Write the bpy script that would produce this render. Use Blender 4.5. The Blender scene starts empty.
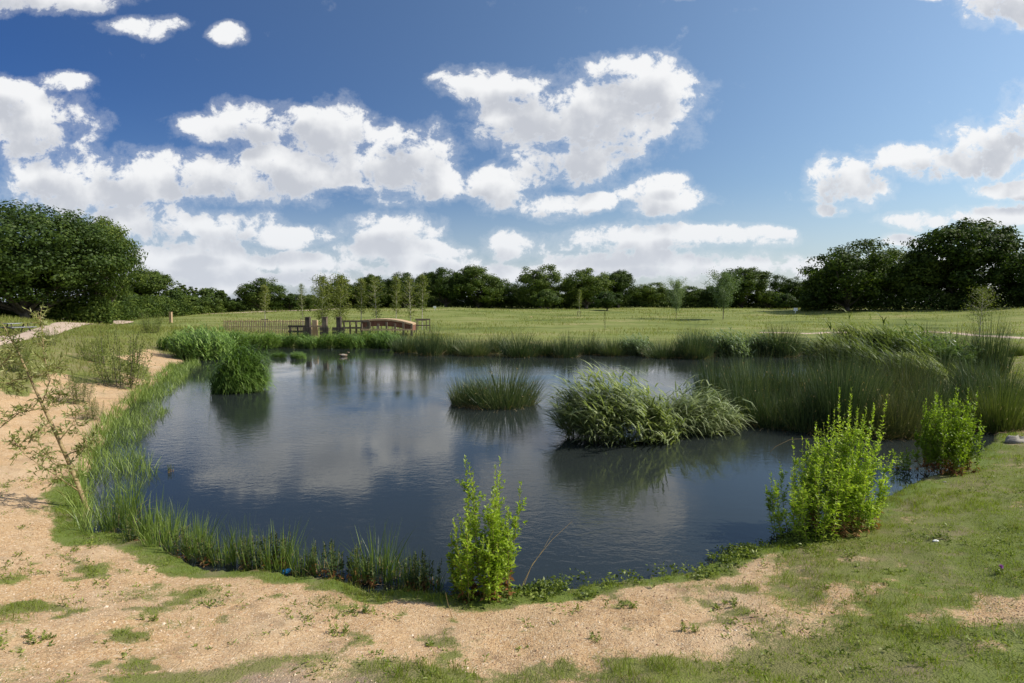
import bpy, math, random
import numpy as np
random.seed(7); rng = np.random.default_rng(11)
SC = bpy.context.scene
COL = SC.collection
PI = math.pi
# ------------------------------------------------------------------ camera
W, H = 1024, 683
FPX = 569.0
CAMZ = 2.6
HORIZON = 303.0
PITCH = math.atan((H/2-HORIZON)/FPX)
cam = bpy.data.cameras.new('camera'); camo = bpy.data.objects.new('camera', cam); COL.objects.link(camo)
cam.sensor_width = 36; cam.lens = FPX/W*36; cam.clip_start = .05; cam.clip_end = 8000
camo.location = (0, 0, CAMZ); camo.rotation_euler = (PI/2-PITCH, 0, 0)
SC.camera = camo
SC.render.resolution_x = W; SC.render.resolution_y = H
# ------------------------------------------------------------------ light
SUN_AZ = math.radians(92); SUN_EL = math.radians(43)
sl = bpy.data.lights.new('sun', 'SUN'); slo = bpy.data.objects.new('sun', sl); COL.objects.link(slo)
sl.energy = 4.3; sl.angle = math.radians(.5); sl.color = (1, .94, .84)
slo.rotation_euler = (PI/2-SUN_EL, 0, PI-SUN_AZ)
SC.view_settings.view_transform = 'Standard'; SC.view_settings.look = 'None'
SC.view_settings.exposure = 0.36; SC.view_settings.gamma = 1
try: SC.view_settings.use_curve_mapping = False
except Exception: pass

def nd(nt, typ, **kw):
    n = nt.nodes.new(typ)
    for k, v in kw.items():
        if k == 'inp':
            for a, b in v.items(): n.inputs[a].default_value = b
        else: setattr(n, k, v)
    return n
def mth(nt, op, a=None, b=None, c=None, clamp=False):
    n = nt.nodes.new('ShaderNodeMath'); n.operation = op; n.use_clamp = clamp
    for i, v in enumerate((a, b, c)):
        if v is None: continue
        if isinstance(v, (int, float)): n.inputs[i].default_value = v
        else: nt.links.new(v, n.inputs[i])
    return n.outputs[0]
def vmth(nt, op, a=None, b=None, c=None):
    n = nt.nodes.new('ShaderNodeVectorMath'); n.operation = op
    for i, v in enumerate((a, b, c)):
        if v is None: continue
        if isinstance(v, (tuple, list)): n.inputs[i].default_value = v
        else: nt.links.new(v, n.inputs[i])
    return n
def mrange(nt, v, a, b, c=0, d=1, smooth=True):
    n = nt.nodes.new('ShaderNodeMapRange'); n.interpolation_type = 'SMOOTHSTEP' if smooth else 'LINEAR'
    nt.links.new(v, n.inputs[0])
    for i, x in zip((1, 2, 3, 4), (a, b, c, d)): n.inputs[i].default_value = x
    return n.outputs[0]
def mixc(nt, f, a, b, blend='MIX'):
    n = nt.nodes.new('ShaderNodeMix'); n.data_type = 'RGBA'; n.blend_type = blend
    for i, v in ((0, f), (6, a), (7, b)):
        if isinstance(v, (int, float)): n.inputs[i].default_value = v
        elif isinstance(v, (tuple, list)): n.inputs[i].default_value = tuple(v)+((1,) if len(v) == 3 else ())
        else: nt.links.new(v, n.inputs[i])
    return n.outputs[2]
def noise(nt, vec, scale, detail=4, rough=.55, dim='3D', dist=0.0):
    n = nt.nodes.new('ShaderNodeTexNoise'); n.noise_dimensions = dim
    n.inputs['Scale'].default_value = scale; n.inputs['Detail'].default_value = detail; n.inputs['Roughness'].default_value = rough
    n.inputs['Distortion'].default_value = dist
    if vec is not None: nt.links.new(vec, n.inputs['Vector'])
    return n

# clouds: heading (u) and height (v) of each puff, as tangents about the view heading (world directions)
CL = [(35,3,62,20),(95,8,55,13),(152,34,36,9),(168,40,16,8),(235,46,16,11),
 (40,128,62,32),(15,100,40,16),(78,90,26,9),
 (100,188,80,32),(60,180,40,18),(200,182,132,23),(300,174,72,30),(248,130,52,20),(330,138,46,28),(312,118,15,9),(410,165,50,36),(440,186,26,18),(405,140,22,14),
 (502,92,54,17),(590,122,88,40),(634,96,52,30),(570,158,52,30),(540,125,62,28),(612,76,30,15),
 (500,190,38,21),(545,208,34,14),(592,206,20,10),(660,199,36,22),(672,182,18,8),
 (232,228,44,17),(290,238,38,11),(390,232,48,15),(385,250,52,16),(210,245,38,9),(517,247,29,15),(440,252,30,9),
 (140,222,62,20),(200,262,82,17),(300,264,62,12),(405,268,82,13),(250,283,120,11),(150,270,60,22),
 (640,240,82,14),(718,238,66,10),(764,235,26,7),(650,264,110,15),(800,268,70,11),(520,274,90,10),
 (845,184,36,24),(828,210,20,7),(925,166,70,17),(990,152,52,30),(1035,128,44,34),(1010,190,44,10),
 (912,222,30,8),(1000,215,52,10),(898,241,26,6),(1000,8,52,26),(1018,32,18,12),(685,0,26,9),(905,8,15,4),(960,262,90,10)]
world = bpy.data.worlds.new('World'); SC.world = world; world.use_nodes = True
nt = world.node_tree; nt.nodes.clear()
gp = bpy.data.node_groups.new('cloud_field', 'ShaderNodeTree')
gp.interface.new_socket('P', in_out='INPUT', socket_type='NodeSocketVector')
gp.interface.new_socket('F', in_out='OUTPUT', socket_type='NodeSocketFloat')
gp.interface.new_socket('S', in_out='OUTPUT', socket_type='NodeSocketFloat')
gi = gp.nodes.new('NodeGroupInput'); go = gp.nodes.new('NodeGroupOutput')
P0 = gi.outputs[0]
wn = noise(gp, P0, 7, 3, .5, '2D')
wv = vmth(gp, 'SUBTRACT', wn.outputs['Color'], (.5, .5, .5)).outputs[0]
wv = vmth(gp, 'MULTIPLY', wv, (.034, .026, 0)).outputs[0]
Pw = vmth(gp, 'ADD', P0, wv).outputs[0]
cur = None
for (cx, cy, rx, ry) in CL:
    u, v = (cx-512)/FPX, (HORIZON-cy)/FPX; ru, rv = rx/FPX*1.04, ry/FPX*.98
    a = vmth(gp, 'MULTIPLY_ADD', Pw, (1/ru, 1/rv, 0), (-u/ru, -v/rv, 0)).outputs[0]
    d = vmth(gp, 'DOT_PRODUCT', a, a).outputs['Value']
    cur = d if cur is None else mth(gp, 'SMOOTH_MIN', cur, d, .35)
F = mth(gp, 'SUBTRACT', 1.0, cur)
F = mth(gp, 'MAXIMUM', F, -1.6)
n1 = noise(gp, vmth(gp, 'MULTIPLY', P0, (1, 1.25, 1)).outputs[0], 20, 10, .66, '2D', .15).outputs['Fac']
n2 = noise(gp, P0, 9, 3, .5, '2D').outputs['Fac']
nn = mth(gp, 'ADD', mth(gp, 'MULTIPLY', mth(gp, 'SUBTRACT', n1, .5), 3.6), mth(gp, 'MULTIPLY', mth(gp, 'SUBTRACT', n2, .5), 1.5))
Sm = mth(gp, 'ADD', mth(gp, 'SUBTRACT', 1.0, cur), mth(gp, 'MULTIPLY', mth(gp, 'SUBTRACT', noise(gp, P0, 17, 5, .5, '2D').outputs['Fac'], .5), 2.2))
gp.links.new(Sm, go.inputs[1])
F = mth(gp, 'ADD', F, nn)
gp.links.new(F, go.inputs[0])

tc = nd(nt, 'ShaderNodeTexCoord')
D = tc.outputs['Generated']
sep = nd(nt, 'ShaderNodeSeparateXYZ'); nt.links.new(D, sep.inputs[0])
yy = mth(nt, 'MAXIMUM', sep.outputs[1], .02)
U = mth(nt, 'DIVIDE', sep.outputs[0], yy); V = mth(nt, 'DIVIDE', sep.outputs[2], yy)
cmb = nd(nt, 'ShaderNodeCombineXYZ'); nt.links.new(U, cmb.inputs[0]); nt.links.new(V, cmb.inputs[1])
def field(vec):
    g = nt.nodes.new('ShaderNodeGroup'); g.node_tree = gp; nt.links.new(vec, g.inputs[0]); return g.outputs
F0 = field(cmb.outputs[0])[0]
F1 = field(vmth(nt, 'ADD', cmb.outputs[0], (.012, .030, 0)).outputs[0])[1]
# the rest of the sky: loose fair-weather cloud
gn = noise(nt, D, 3.2, 7, .58).outputs['Fac']
away = mrange(nt, mth(nt, 'ABSOLUTE', U), 1.05, 1.35)
up = mrange(nt, V, .62, .8)
away = mth(nt, 'MAXIMUM', away, up)
gen = mth(nt, 'MULTIPLY', mth(nt, 'MULTIPLY', mth(nt, 'SUBTRACT', gn, .56), 6), away)
gen = mth(nt, 'SUBTRACT', gen, mth(nt, 'MULTIPLY', mth(nt, 'SUBTRACT', 1.0, away), 2.0))
F0 = mth(nt, 'MAXIMUM', F0, gen)
alpha = mth(nt, 'MAXIMUM', mrange(nt, F0, -.22, .58), mth(nt, 'MULTIPLY', mrange(nt, F0, -1.0, .15), .20))
thick = mrange(nt, F1, -.25, 1.15)
base = mrange(nt, F0, -.1, .7)
shade = mth(nt, 'MULTIPLY', mth(nt, 'MULTIPLY', thick, base), .9)
sky = nd(nt, 'ShaderNodeTexSky', sky_type='NISHITA', sun_disc=False, sun_elevation=SUN_EL, sun_rotation=SUN_AZ, air_density=1.0, dust_density=.9, ozone_density=1.6, altitude=0)
sund = (math.sin(SUN_AZ)*math.cos(SUN_EL), math.cos(SUN_AZ)*math.cos(SUN_EL), math.sin(SUN_EL))
sd_ = vmth(nt, 'DOT_PRODUCT', D, sund).outputs['Value']
pol = mixc(nt, mrange(nt, sd_, -.30, .95, smooth=False), (.165, .33, .62), (1.28, 1.33, 1.24))
pol = mixc(nt, mrange(nt, sep.outputs[2], .35, .0, 0, .55), pol, (.82, .86, .88))
skc = mixc(nt, 1.0, sky.outputs[0], pol, 'MULTIPLY')
cc = mixc(nt, shade, (7.3, 7.35, 7.4), (4.2, 4.4, 4.85))
final = mixc(nt, mth(nt, 'MULTIPLY', alpha, .97), skc, cc)
# white veil of distant cloud low down
low = mth(nt, 'MULTIPLY', mrange(nt, sep.outputs[2], .0, .2, 1, 0), .45)
final = mixc(nt, low, final, (5.2, 5.6, 6.3))
bg = nd(nt, 'ShaderNodeBackground', inp={'Strength': .1}); nt.links.new(final, bg.inputs[0])
wo = nd(nt, 'ShaderNodeOutputWorld'); nt.links.new(bg.outputs[0], wo.inputs[0])

# ------------------------------------------------------------------ helpers
def hsh(ix, iy, s):
    h = (ix.astype(np.int64)*374761393 + iy.astype(np.int64)*668265263 + s*2147483647) & 0xffffffff
    h = ((h ^ (h >> 13))*1274126177) & 0xffffffff
    return ((h ^ (h >> 16)) & 0xffff)/65535.0
def vnoise(x, y, s=0):
    ix = np.floor(x); iy = np.floor(y); fx = x-ix; fy = y-iy
    fx = fx*fx*(3-2*fx); fy = fy*fy*(3-2*fy)
    a = hsh(ix, iy, s); b = hsh(ix+1, iy, s); c = hsh(ix, iy+1, s); d = hsh(ix+1, iy+1, s)
    return (a*(1-fx)+b*fx)*(1-fy)+(c*(1-fx)+d*fx)*fy
def fbm(x, y, s=0, o=4):
    t = 0; a = .5; n = 0
    for i in range(o):
        t = t+a*vnoise(x, y, s+i*17); n += a; a *= .5; x = x*2.03+11.3; y = y*2.03+5.7
    return t/n
def sst(x, a, b):
    t = np.clip((x-a)/(b-a), 0, 1); return t*t*(3-2*t)
cp, sp = math.cos(PITCH), math.sin(PITCH)
def ray(px, py):
    u = (px-W/2)/FPX; v = (H/2-py)/FPX
    return np.array([u, cp+v*sp, -sp+v*cp])
def P(px, py, z=0.0):
    d = ray(px, py); t = (z-CAMZ)/d[2]; return np.array([d[0]*t, d[1]*t])
def project(x, y, z):
    zz = z-CAMZ; f = y*cp-zz*sp; v = y*sp+zz*cp
    f = np.maximum(f, .05)
    return W/2+FPX*x/f, H/2-FPX*v/f

SHORE_PX = [(96,530),(125,545),(170,560),(215,570),(260,577),(310,583),(360,590),(410,597),(450,602),(490,603),(535,596),(580,590),(640,584),(690,573),(735,560),(775,547),(830,524),(880,500),(925,482),(960,466),(985,450),(998,436),(1004,418),(1008,398),(1006,380),(1000,366),(985,357),(950,352),(900,350),(860,352),(810,354),(770,353),(720,356),(660,353),(600,355),(540,354),(480,354),(430,352),(400,349),(350,346),(300,346),(250,347),(215,349),(198,352),(184,360),(168,372),(150,388),(128,405),(106,428),(92,455),(84,480),(84,505)]
SHORE = np.array([P(a, b) for a, b in SHORE_PX])
def polysd(poly, x, y):
    x = np.asarray(x, float); y = np.asarray(y, float); sh = x.shape; x = x.ravel(); y = y.ravel()
    dm = np.full(x.shape, 1e18); ins = np.zeros(x.shape, bool); n = len(poly)
    for i in range(n):
        ax, ay = poly[i]; bx, by = poly[(i+1) % n]
        ex, ey = bx-ax, by-ay
        t = np.clip(((x-ax)*ex+(y-ay)*ey)/(ex*ex+ey*ey+1e-12), 0, 1)
        dm = np.minimum(dm, (x-ax-ex*t)**2+(y-ay-ey*t)**2)
        c = ((ay > y) != (by > y)) & (x < (bx-ax)*(y-ay)/((by-ay) if by != ay else 1e-12)+ax)
        ins ^= c
    d = np.sqrt(dm); return np.where(ins, -d, d).reshape(sh)
def shore_d(x, y):
    x = np.asarray(x, float); y = np.asarray(y, float)
    return polysd(SHORE, x, y)+(fbm(x*1.7, y*1.7, 3, 3)-.5)*.34
def height(x, y, d=None):
    x = np.asarray(x, float); y = np.asarray(y, float)
    if d is None: d = shore_d(x, y)
    r = np.hypot(x, y)
    near = 1.0
    far = .42+1.2*sst(y, 42, 105)-.55*sst(-x, 25, 60)*sst(y, 50, 90)
    k = sst(y, 14, 32)
    Hh = near*(1-k)+far*k
    Hh = Hh+.45*sst(-x, 9, 24)*(1-sst(y, 34, 60))
    Hh = Hh + 1.2*np.exp(-(((x-68)/14)**2+((y-66)/16)**2))
    Hh = Hh + 1.5*np.exp(-(((x+42)/9)**2+((y-37)/7)**2))
    L = 4.6
    t = np.clip(d/L, 0, 1)
    prof = .06+(1-.06)*(1-(1-t)**1.7)*(.35+.65*t)
    z = Hh*prof
    z = z+(fbm(x*.55, y*.55, 5, 4)-.5)*.16*sst(d, .2, 2.5)+(fbm(x*3, y*3, 9, 3)-.5)*.045*sst(d, .1, .8)
    z = z+(fbm(x*.08, y*.08, 21, 3)-.5)*.7*sst(r, 40, 90)
    zin = np.clip(d*.55, -.9, 0)+.02
    z = np.where(d > 0, z, np.where(d > -.06, .0, 0)+zin)
    return z
def G(px, py):
    d = ray(px, py); z = .3
    for _ in range(14):
        t = (z-CAMZ)/d[2]; z2 = float(height(np.array([d[0]*t]), np.array([d[1]*t]))[0]); z = z*.4+max(z2, 0)*.6
    return (d[0]*t, d[1]*t, max(z2, 0.0))
def at(px, D):      # a heading and a distance
    x = (px-W/2)/FPX*D; return (x, D, float(height(np.array([x]), np.array([D]))[0]))

class MB:
    def __init__(s): s.v = []; s.f = []; s.m = []; s.n = 0
    def add(s, v, f, m=0):
        v = np.asarray(v, np.float32).reshape(-1, 3); f = np.asarray(f, np.int64)
        s.f.append(f+s.n); s.v.append(v); s.n += len(v); s.m.append(np.full(len(f), m, np.int32)); return s
    def box(s, c, size, rz=0, m=0, rx=0, ry=0, bev=0.0):
        sx, sy, sz = [q/2 for q in size]
        v = np.array([(i*sx, j*sy, k*sz) for k in (-1, 1) for j in (-1, 1) for i in (-1, 1)], float)
        if bev:
            pts = []; 
            v = v.copy()
        def rot(v, a, ax):
            ca, sa = math.cos(a), math.sin(a); o = v.copy(); i, j = [(1, 2), (2, 0), (0, 1)][ax]
            o[:, i] = v[:, i]*ca-v[:, j]*sa; o[:, j] = v[:, i]*sa+v[:, j]*ca; return o
        v = rot(rot(rot(v, rx, 0), ry, 1), rz, 2)+np.array(c)
        f = [(0, 2, 3, 1), (4, 5, 7, 6), (0, 1, 5, 4), (2, 6, 7, 3), (0, 4, 6, 2), (1, 3, 7, 5)]
        return s.add(v, f, m)
    def tube(s, pts, rad, n=6, m=0, caps=True):
        pts = np.asarray(pts, float); k = len(pts)
        if np.isscalar(rad): rad = [rad]*k
        V_ = []
        for i in range(k):
            t = pts[min(i+1, k-1)]-pts[max(i-1, 0)]; t = t/(np.linalg.norm(t)+1e-9)
            a = np.cross(t, (0, 0, 1) if abs(t[2]) < .9 else (1, 0, 0)); a /= np.linalg.norm(a); b = np.cross(t, a)
            for j in range(n):
                q = 2*PI*j/n; V_.append(pts[i]+rad[i]*(math.cos(q)*a+math.sin(q)*b))
        F_ = [(i*n+j, i*n+(j+1) % n, (i+1)*n+(j+1) % n, (i+1)*n+j) for i in range(k-1) for j in range(n)]
        s.add(V_, F_, m)
        if caps and n == 4: s.add(V_[-4:], [(0, 1, 2, 3)], m)
        elif caps:
            c = np.array(V_[-n:]); s.add(np.vstack([c, c.mean(0)]), [(i, (i+1) % n, n, n) for i in range(n)], m) if False else s.add(np.vstack([c, c.mean(0)[None], c.mean(0)[None]]), [(i, (i+1) % n, n, n+1) for i in range(n)], m)
        return s
    def data(s, name, mats, smooth=True):
        me = bpy.data.meshes.new(name)
        v = np.concatenate(s.v); nf = sum(len(f) for f in s.f)
        # quads and tris kept in order
        loops = np.concatenate([f.ravel() for f in s.f]); tot = np.concatenate([np.full(len(f), f.shape[1], np.int32) for f in s.f])
        st = np.concatenate([[0], np.cumsum(tot)[:-1]]).astype(np.int32)
        me.vertices.add(len(v)); me.vertices.foreach_set('co', v.ravel())
        me.loops.add(len(loops)); me.loops.foreach_set('vertex_index', loops.astype(np.int32))
        me.polygons.add(nf); me.polygons.foreach_set('loop_start', st)
        try: me.polygons.foreach_set('loop_total', tot)
        except Exception: pass
        me.polygons.foreach_set('material_index', np.concatenate(s.m))
        me.polygons.foreach_set('use_smooth', np.full(nf, smooth))
        me.update(calc_edges=True); 
        for m in (mats if isinstance(mats, (list, tuple)) else [mats]): me.materials.append(m)
        return me
    def build(s, name, mats, parent=None, loc=(0, 0, 0), smooth=True):
        o = bpy.data.objects.new(name, s.data(name, mats, smooth)); COL.objects.link(o)
        o.location = loc
        if parent: o.parent = parent
        return o
def tag(o, label=None, cat=None, group=None, kind=None):
    if label: o['label'] = label
    if cat: o['category'] = cat
    if group: o['group'] = group
    if kind: o['kind'] = kind
    return o
def thing(name, label, cat, loc=(0, 0, 0), rz=0, group=None, sc=1):
    o = bpy.data.objects.new(name, None); COL.objects.link(o); o.empty_display_size = .1
    o.location = loc; o.rotation_euler = (0, 0, rz); o.scale = (sc, sc, sc) if np.isscalar(sc) else sc
    return tag(o, label, cat, group)
def dup(root, loc, rz, sc, label, name=None, group=None, cat=None):
    r = root.copy(); COL.objects.link(r); r.location = loc; r.rotation_euler = (0, 0, rz)
    r.scale = (sc, sc, sc) if np.isscalar(sc) else sc
    r['label'] = label
    if name: r.name = name
    if group: r['group'] = group
    if cat: r['category'] = cat
    for ch in list(root.children):
        c = ch.copy(); COL.objects.link(c); c.parent = r
        for g in ch.children:
            d = g.copy(); COL.objects.link(d); d.parent = c
    return r
class Proto:
    """first placing uses the built thing itself, later ones copy it"""
    def __init__(s, root): s.root = root; s.used = False
    def put(s, loc, rz, sc, label, group=None, name=None, cat=None):
        if not s.used:
            s.used = True; r = s.root; r.location = loc; r.rotation_euler = (0, 0, rz); r.scale = (sc, sc, sc) if np.isscalar(sc) else sc
            r['label'] = label
            if group: r['group'] = group
            if cat: r['category'] = cat
            if name: r.name = name
            return r
        return dup(s.root, loc, rz, sc, label, name, group, cat)

def blades(base, h, w, az, lean, bend, seg=3, faz=None, tip=.08):
    base = np.asarray(base, float); N = len(base)
    f = lambda a: np.broadcast_to(np.asarray(a, float), (N,))
    h, w, az, lean, bend = f(h), f(w), f(az), f(lean), f(bend)
    if faz is None: faz = rng.uniform(0, 2*PI, N)
    faz = f(faz)
    side = np.stack([np.cos(faz), np.sin(faz), 0*faz], 1)
    pos = base.copy(); V_ = np.zeros((N, seg+1, 2, 3))
    for i in range(seg+1):
        t = i/seg; ww = w*max(1-t**2.2, tip)*(.75+.25*min(1, t*3+.2))*.5
        V_[:, i, 0] = pos-side*ww[:, None]; V_[:, i, 1] = pos+side*ww[:, None]
        th = lean+bend*(t+.5/seg); st = h/seg
        pos = pos+np.stack([np.cos(az)*np.sin(th)*st, np.sin(az)*np.sin(th)*st, np.cos(th)*st], 1)
    idx = np.arange(N)[:, None]*(2*(seg+1)); fs = []
    for i in range(seg):
        fs.append(np.concatenate([idx+2*i, idx+2*i+1, idx+2*i+3, idx+2*i+2], 1))
    return V_.reshape(-1, 3), np.stack(fs, 1).reshape(-1, 4)
def unit(v): return v/(np.linalg.norm(v, axis=-1, keepdims=True)+1e-9)
def leaves(pos, dr, L, Wd, up=None, fold=.15, shape=.4):
    pos = np.asarray(pos, float); N = len(pos); dr = unit(np.asarray(dr, float))
    L = np.broadcast_to(np.asarray(L, float), (N,))[:, None]; Wd = np.broadcast_to(np.asarray(Wd, float), (N,))[:, None]
    r = rng.normal(size=(N, 3)) if up is None else up+rng.normal(size=(N, 3))*.35
    s = unit(np.cross(dr, r)); n = np.cross(s, dr)
    a = pos; b = pos+dr*L*shape+s*Wd*.5+n*L*fold; c = pos+dr*L; d = pos+dr*L*shape-s*Wd*.5+n*L*fold
    V_ = np.stack([a, b, c, d], 1).reshape(-1, 3); i = np.arange(N)[:, None]*4
    return V_, np.concatenate([i, i+1, i+2, i+3], 1)

# ------------------------------------------------------------------ materials
MATS = {}
def newmat(name):
    m = bpy.data.materials.new(name); m.use_nodes = True; m.node_tree.nodes.clear(); MATS[name] = m; return m, m.node_tree
def leafmat(name, cols, trans=.3, rough=.5, nscale=.6, spec=.3, tcol=None):
    m, t = newmat(name)
    geo = nd(t, 'ShaderNodeNewGeometry'); rnd = geo.outputs['Random Per Island']
    oi = nd(t, 'ShaderNodeObjectInfo')
    tcn = nd(t, 'ShaderNodeTexCoord')
    ns = noise(t, tcn.outputs['Object'], nscale, 3).outputs['Fac']
    v = mth(t, 'ADD', mth(t, 'MULTIPLY', rnd, .55), mth(t, 'MULTIPLY', mth(t, 'SUBTRACT', ns, .3), .9))
    v = mth(t, 'ADD', v, mth(t, 'MULTIPLY', mth(t, 'SUBTRACT', oi.outputs['Random'], .5), .35))
    cr = nd(t, 'ShaderNodeValToRGB'); cr.color_ramp.interpolation = 'LINEAR'
    while len(cr.color_ramp.elements) < len(cols): cr.color_ramp.elements.new(.5)
    for i, c in enumerate(cols):
        e = cr.color_ramp.elements[i]; e.position = .12+.76*i/(len(cols)-1); e.color = tuple(c)+(1,)
    t.links.new(v, cr.inputs[0])
    b = nd(t, 'ShaderNodeBsdfPrincipled', inp={'Roughness': rough, 'Specular IOR Level': spec}); t.links.new(cr.outputs[0], b.inputs['Base Color'])
    tr = nd(t, 'ShaderNodeBsdfTranslucent')
    tc_ = mixc(t, 1.0, cr.outputs[0], tcol or (1.25, 1.35, .55), 'MULTIPLY'); t.links.new(tc_, tr.inputs[0])
    mx = nd(t, 'ShaderNodeMixShader', inp={0: trans}); t.links.new(b.outputs[0], mx.inputs[1]); t.links.new(tr.outputs[0], mx.inputs[2])
    o = nd(t, 'ShaderNodeOutputMaterial'); t.links.new(mx.outputs[0], o.inputs[0]); return m
def surf(name, c1, c2, scale=8, rough=.8, bump=.3, stretch=(1, 1, 1), detail=6, spec=.3):
    m, t = newmat(name); tcn = nd(t, 'ShaderNodeTexCoord')
    mp = nd(t, 'ShaderNodeMapping'); mp.inputs['Scale'].default_value = stretch; t.links.new(tcn.outputs['Object'], mp.inputs[0])
    n = noise(t, mp.outputs[0], scale, detail, .65)
    c = mixc(t, mrange(t, n.outputs['Fac'], .3, .7), c1, c2)
    b = nd(t, 'ShaderNodeBsdfPrincipled', inp={'Roughness': rough, 'Specular IOR Level': spec}); t.links.new(c, b.inputs['Base Color'])
    bp = nd(t, 'ShaderNodeBump', inp={'Strength': bump, 'Distance': .02}); t.links.new(n.outputs['Fac'], bp.inputs['Height']); t.links.new(bp.outputs[0], b.inputs['Normal'])
    o = nd(t, 'ShaderNodeOutputMaterial'); t.links.new(b.outputs[0], o.inputs[0]); return m
M_oak = leafmat('oak_leaves', [(.020, .038, .007), (.058, .094, .016), (.14, .18, .034)], .28, .6, .35, .15)
M_lit = leafmat('ash_leaves', [(.030, .055, .010), (.060, .098, .018), (.115, .155, .030)], .3, .55, .5, .2)
M_big = leafmat('lime_tree_leaves', [(.022, .044, .008), (.056, .092, .015), (.12, .16, .030)], .25, .55, .4, .2)
M_birch = leafmat('birch_leaves', [(.09, .12, .02), (.16, .19, .035), (.25, .26, .06)], .35, .5, .8)
M_willow = leafmat('willow_leaves', [(.09, .14, .055), (.16, .22, .10), (.27, .33, .19)], .3, .45, .8)
M_sallow = leafmat('sallow_leaves', [(.13, .15, .035), (.26, .28, .09), (.42, .43, .22)], .35, .5, 2)
M_herb = leafmat('willowherb_leaves', [(.15, .22, .022), (.30, .42, .035), (.48, .58, .075)], .48, .45, 3)
M_dead = leafmat('withered_leaves', [(.16, .07, .03), (.28, .13, .05), (.36, .24, .10)], .25, .7, 3, .1)
M_rush = leafmat('rush_stems', [(.026, .044, .016), (.062, .100, .036), (.18, .20, .075)], .2, .45, 1.5, .4)
M_rushy = leafmat('rush_stems_yellow', [(.045, .07, .014), (.085, .12, .022), (.16, .18, .05)], .25, .45, 1.5, .4)
M_reed = leafmat('reed_leaves', [(.09, .12, .04), (.26, .31, .13), (.50, .54, .33)], .35, .45, 2, .3)
M_rushb = leafmat('rush_stems_brown', [(.04, .048, .018), (.085, .10, .035), (.19, .185, .08)], .2, .5, 1.5, .3)
M_reedd = leafmat('reed_leaves_dull', [(.05, .075, .025), (.15, .19, .065), (.32, .35, .17)], .3, .5, 1.5, .2)
M_reedg = leafmat('reed_leaves_green', [(.07, .13, .025), (.15, .25, .045), (.30, .40, .11)], .3, .42, 1.5, .4)
M_sedge = leafmat('sedge_leaves', [(.055, .09, .018), (.135, .20, .034), (.30, .38, .10)], .35, .4, 1.2, .4)
M_mint = leafmat('mint_leaves', [(.03, .05, .018), (.06, .10, .025), (.12, .15, .05)], .25, .5, 5)
M_weed = leafmat('weed_leaves', [(.085, .125, .02), (.20, .25, .04), (.34, .38, .08)], .3, .5, 3)
M_shrub = leafmat('shrub_leaves', [(.08, .11, .022), (.18, .22, .05), (.34, .36, .12)], .35, .5, 1.5)
M_grass = leafmat('short_grass_blades', [(.20, .17, .05), (.16, .22, .026), (.29, .35, .05)], .42, .6, .9, .1)
M_meadow = leafmat('meadow_grass_blades', [(.23, .20, .08), (.20, .235, .055), (.33, .32, .12)], .42, .6, .08, .1)
M_straw = leafmat('dry_straw', [(.20, .13, .06), (.33, .24, .12), (.45, .36, .2)], .2, .7, 2, .1)
M_bark = surf('bark', (.05, .04, .03), (.13, .11, .09), 5, .9, .8, (1, 1, .25))
M_twig = surf('young_bark', (.20, .14, .06), (.34, .26, .13), 30, .7, .3)
M_birchbark = surf('birch_bark', (.30, .26, .2), (.5, .46, .4), 12, .8, .2)
M_stem = surf('green_stem', (.16, .20, .05), (.28, .22, .08), 14, .6, .1)
M_wood = surf('weathered_wood', (.10, .075, .055), (.21, .165, .12), 9, .85, .5, (1, 1, .2))
M_dkwood = surf('dark_timber', (.045, .035, .03), (.10, .08, .065), 9, .85, .5, (1, 1, .2))
M_tan = surf('pale_timber', (.36, .24, .14), (.50, .37, .23), 7, .8, .3, (1, 1, .3))
M_rust = surf('red_brown_board', (.13, .055, .035), (.22, .10, .065), 5, .8, .3)
M_stone = surf('stone', (.20, .18, .15), (.36, .33, .28), 6, .85, .6)
M_white = surf('white_render', (.72, .72, .70), (.82, .82, .80), 3, .7, .1)
M_roof = surf('red_tiles', (.20, .07, .05), (.30, .12, .08), 3, .8, .3)
M_glass = surf('dark_glass', (.03, .035, .04), (.05, .055, .06), 2, .1, 0, spec=.6)
M_blue = surf('blue_plastic', (.01, .16, .42), (.02, .26, .55), 6, .35, .3, spec=.5)
M_duck = surf('duck_brown', (.13, .09, .06), (.25, .19, .13), 30, .7, .1)
M_duckw = surf('duck_pale', (.32, .28, .22), (.45, .40, .33), 20, .7, .1)
M_pink = leafmat('thistle_petals', [(.35, .10, .38), (.5, .2, .5)], .3, .5, 4, tcol=(1, 1, 1))
M_grey = surf('grey_metal', (.20, .21, .23), (.32, .33, .36), 8, .45, .1, spec=.5)

# ground material: gravel, bare soil and turf mixed by the 'turf' attribute of the place
m, t = newmat('ground_cover'); M_ground = m
tcn = nd(t, 'ShaderNodeTexCoord'); pos = tcn.outputs['Object']
att = nd(t, 'ShaderNodeAttribute', attribute_name='cover')
sepc = nd(t, 'ShaderNodeSeparateColor'); t.links.new(att.outputs['Color'], sepc.inputs[0])
turf, soil, lush = sepc.outputs[0], sepc.outputs[1], sepc.outputs[2]
vor = nd(t, 'ShaderNodeTexVoronoi', inp={'Scale': 75.0, 'Randomness': 1.0}); t.links.new(pos, vor.inputs['Vector'])
vs = nd(t, 'ShaderNodeSeparateColor'); t.links.new(vor.outputs['Color'], vs.inputs[0])
gr = nd(t, 'ShaderNodeValToRGB'); E = gr.color_ramp.elements
E[0].position = 0; E[0].color = (.25, .14, .07, 1); E[1].position = 1; E[1].color = (.72, .60, .46, 1)
for p_, c_ in ((.3, (.42, .25, .12, 1)), (.6, (.50, .32, .17, 1)), (.85, (.56, .41, .25, 1))):
    e = E.new(p_); e.color = c_
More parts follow.
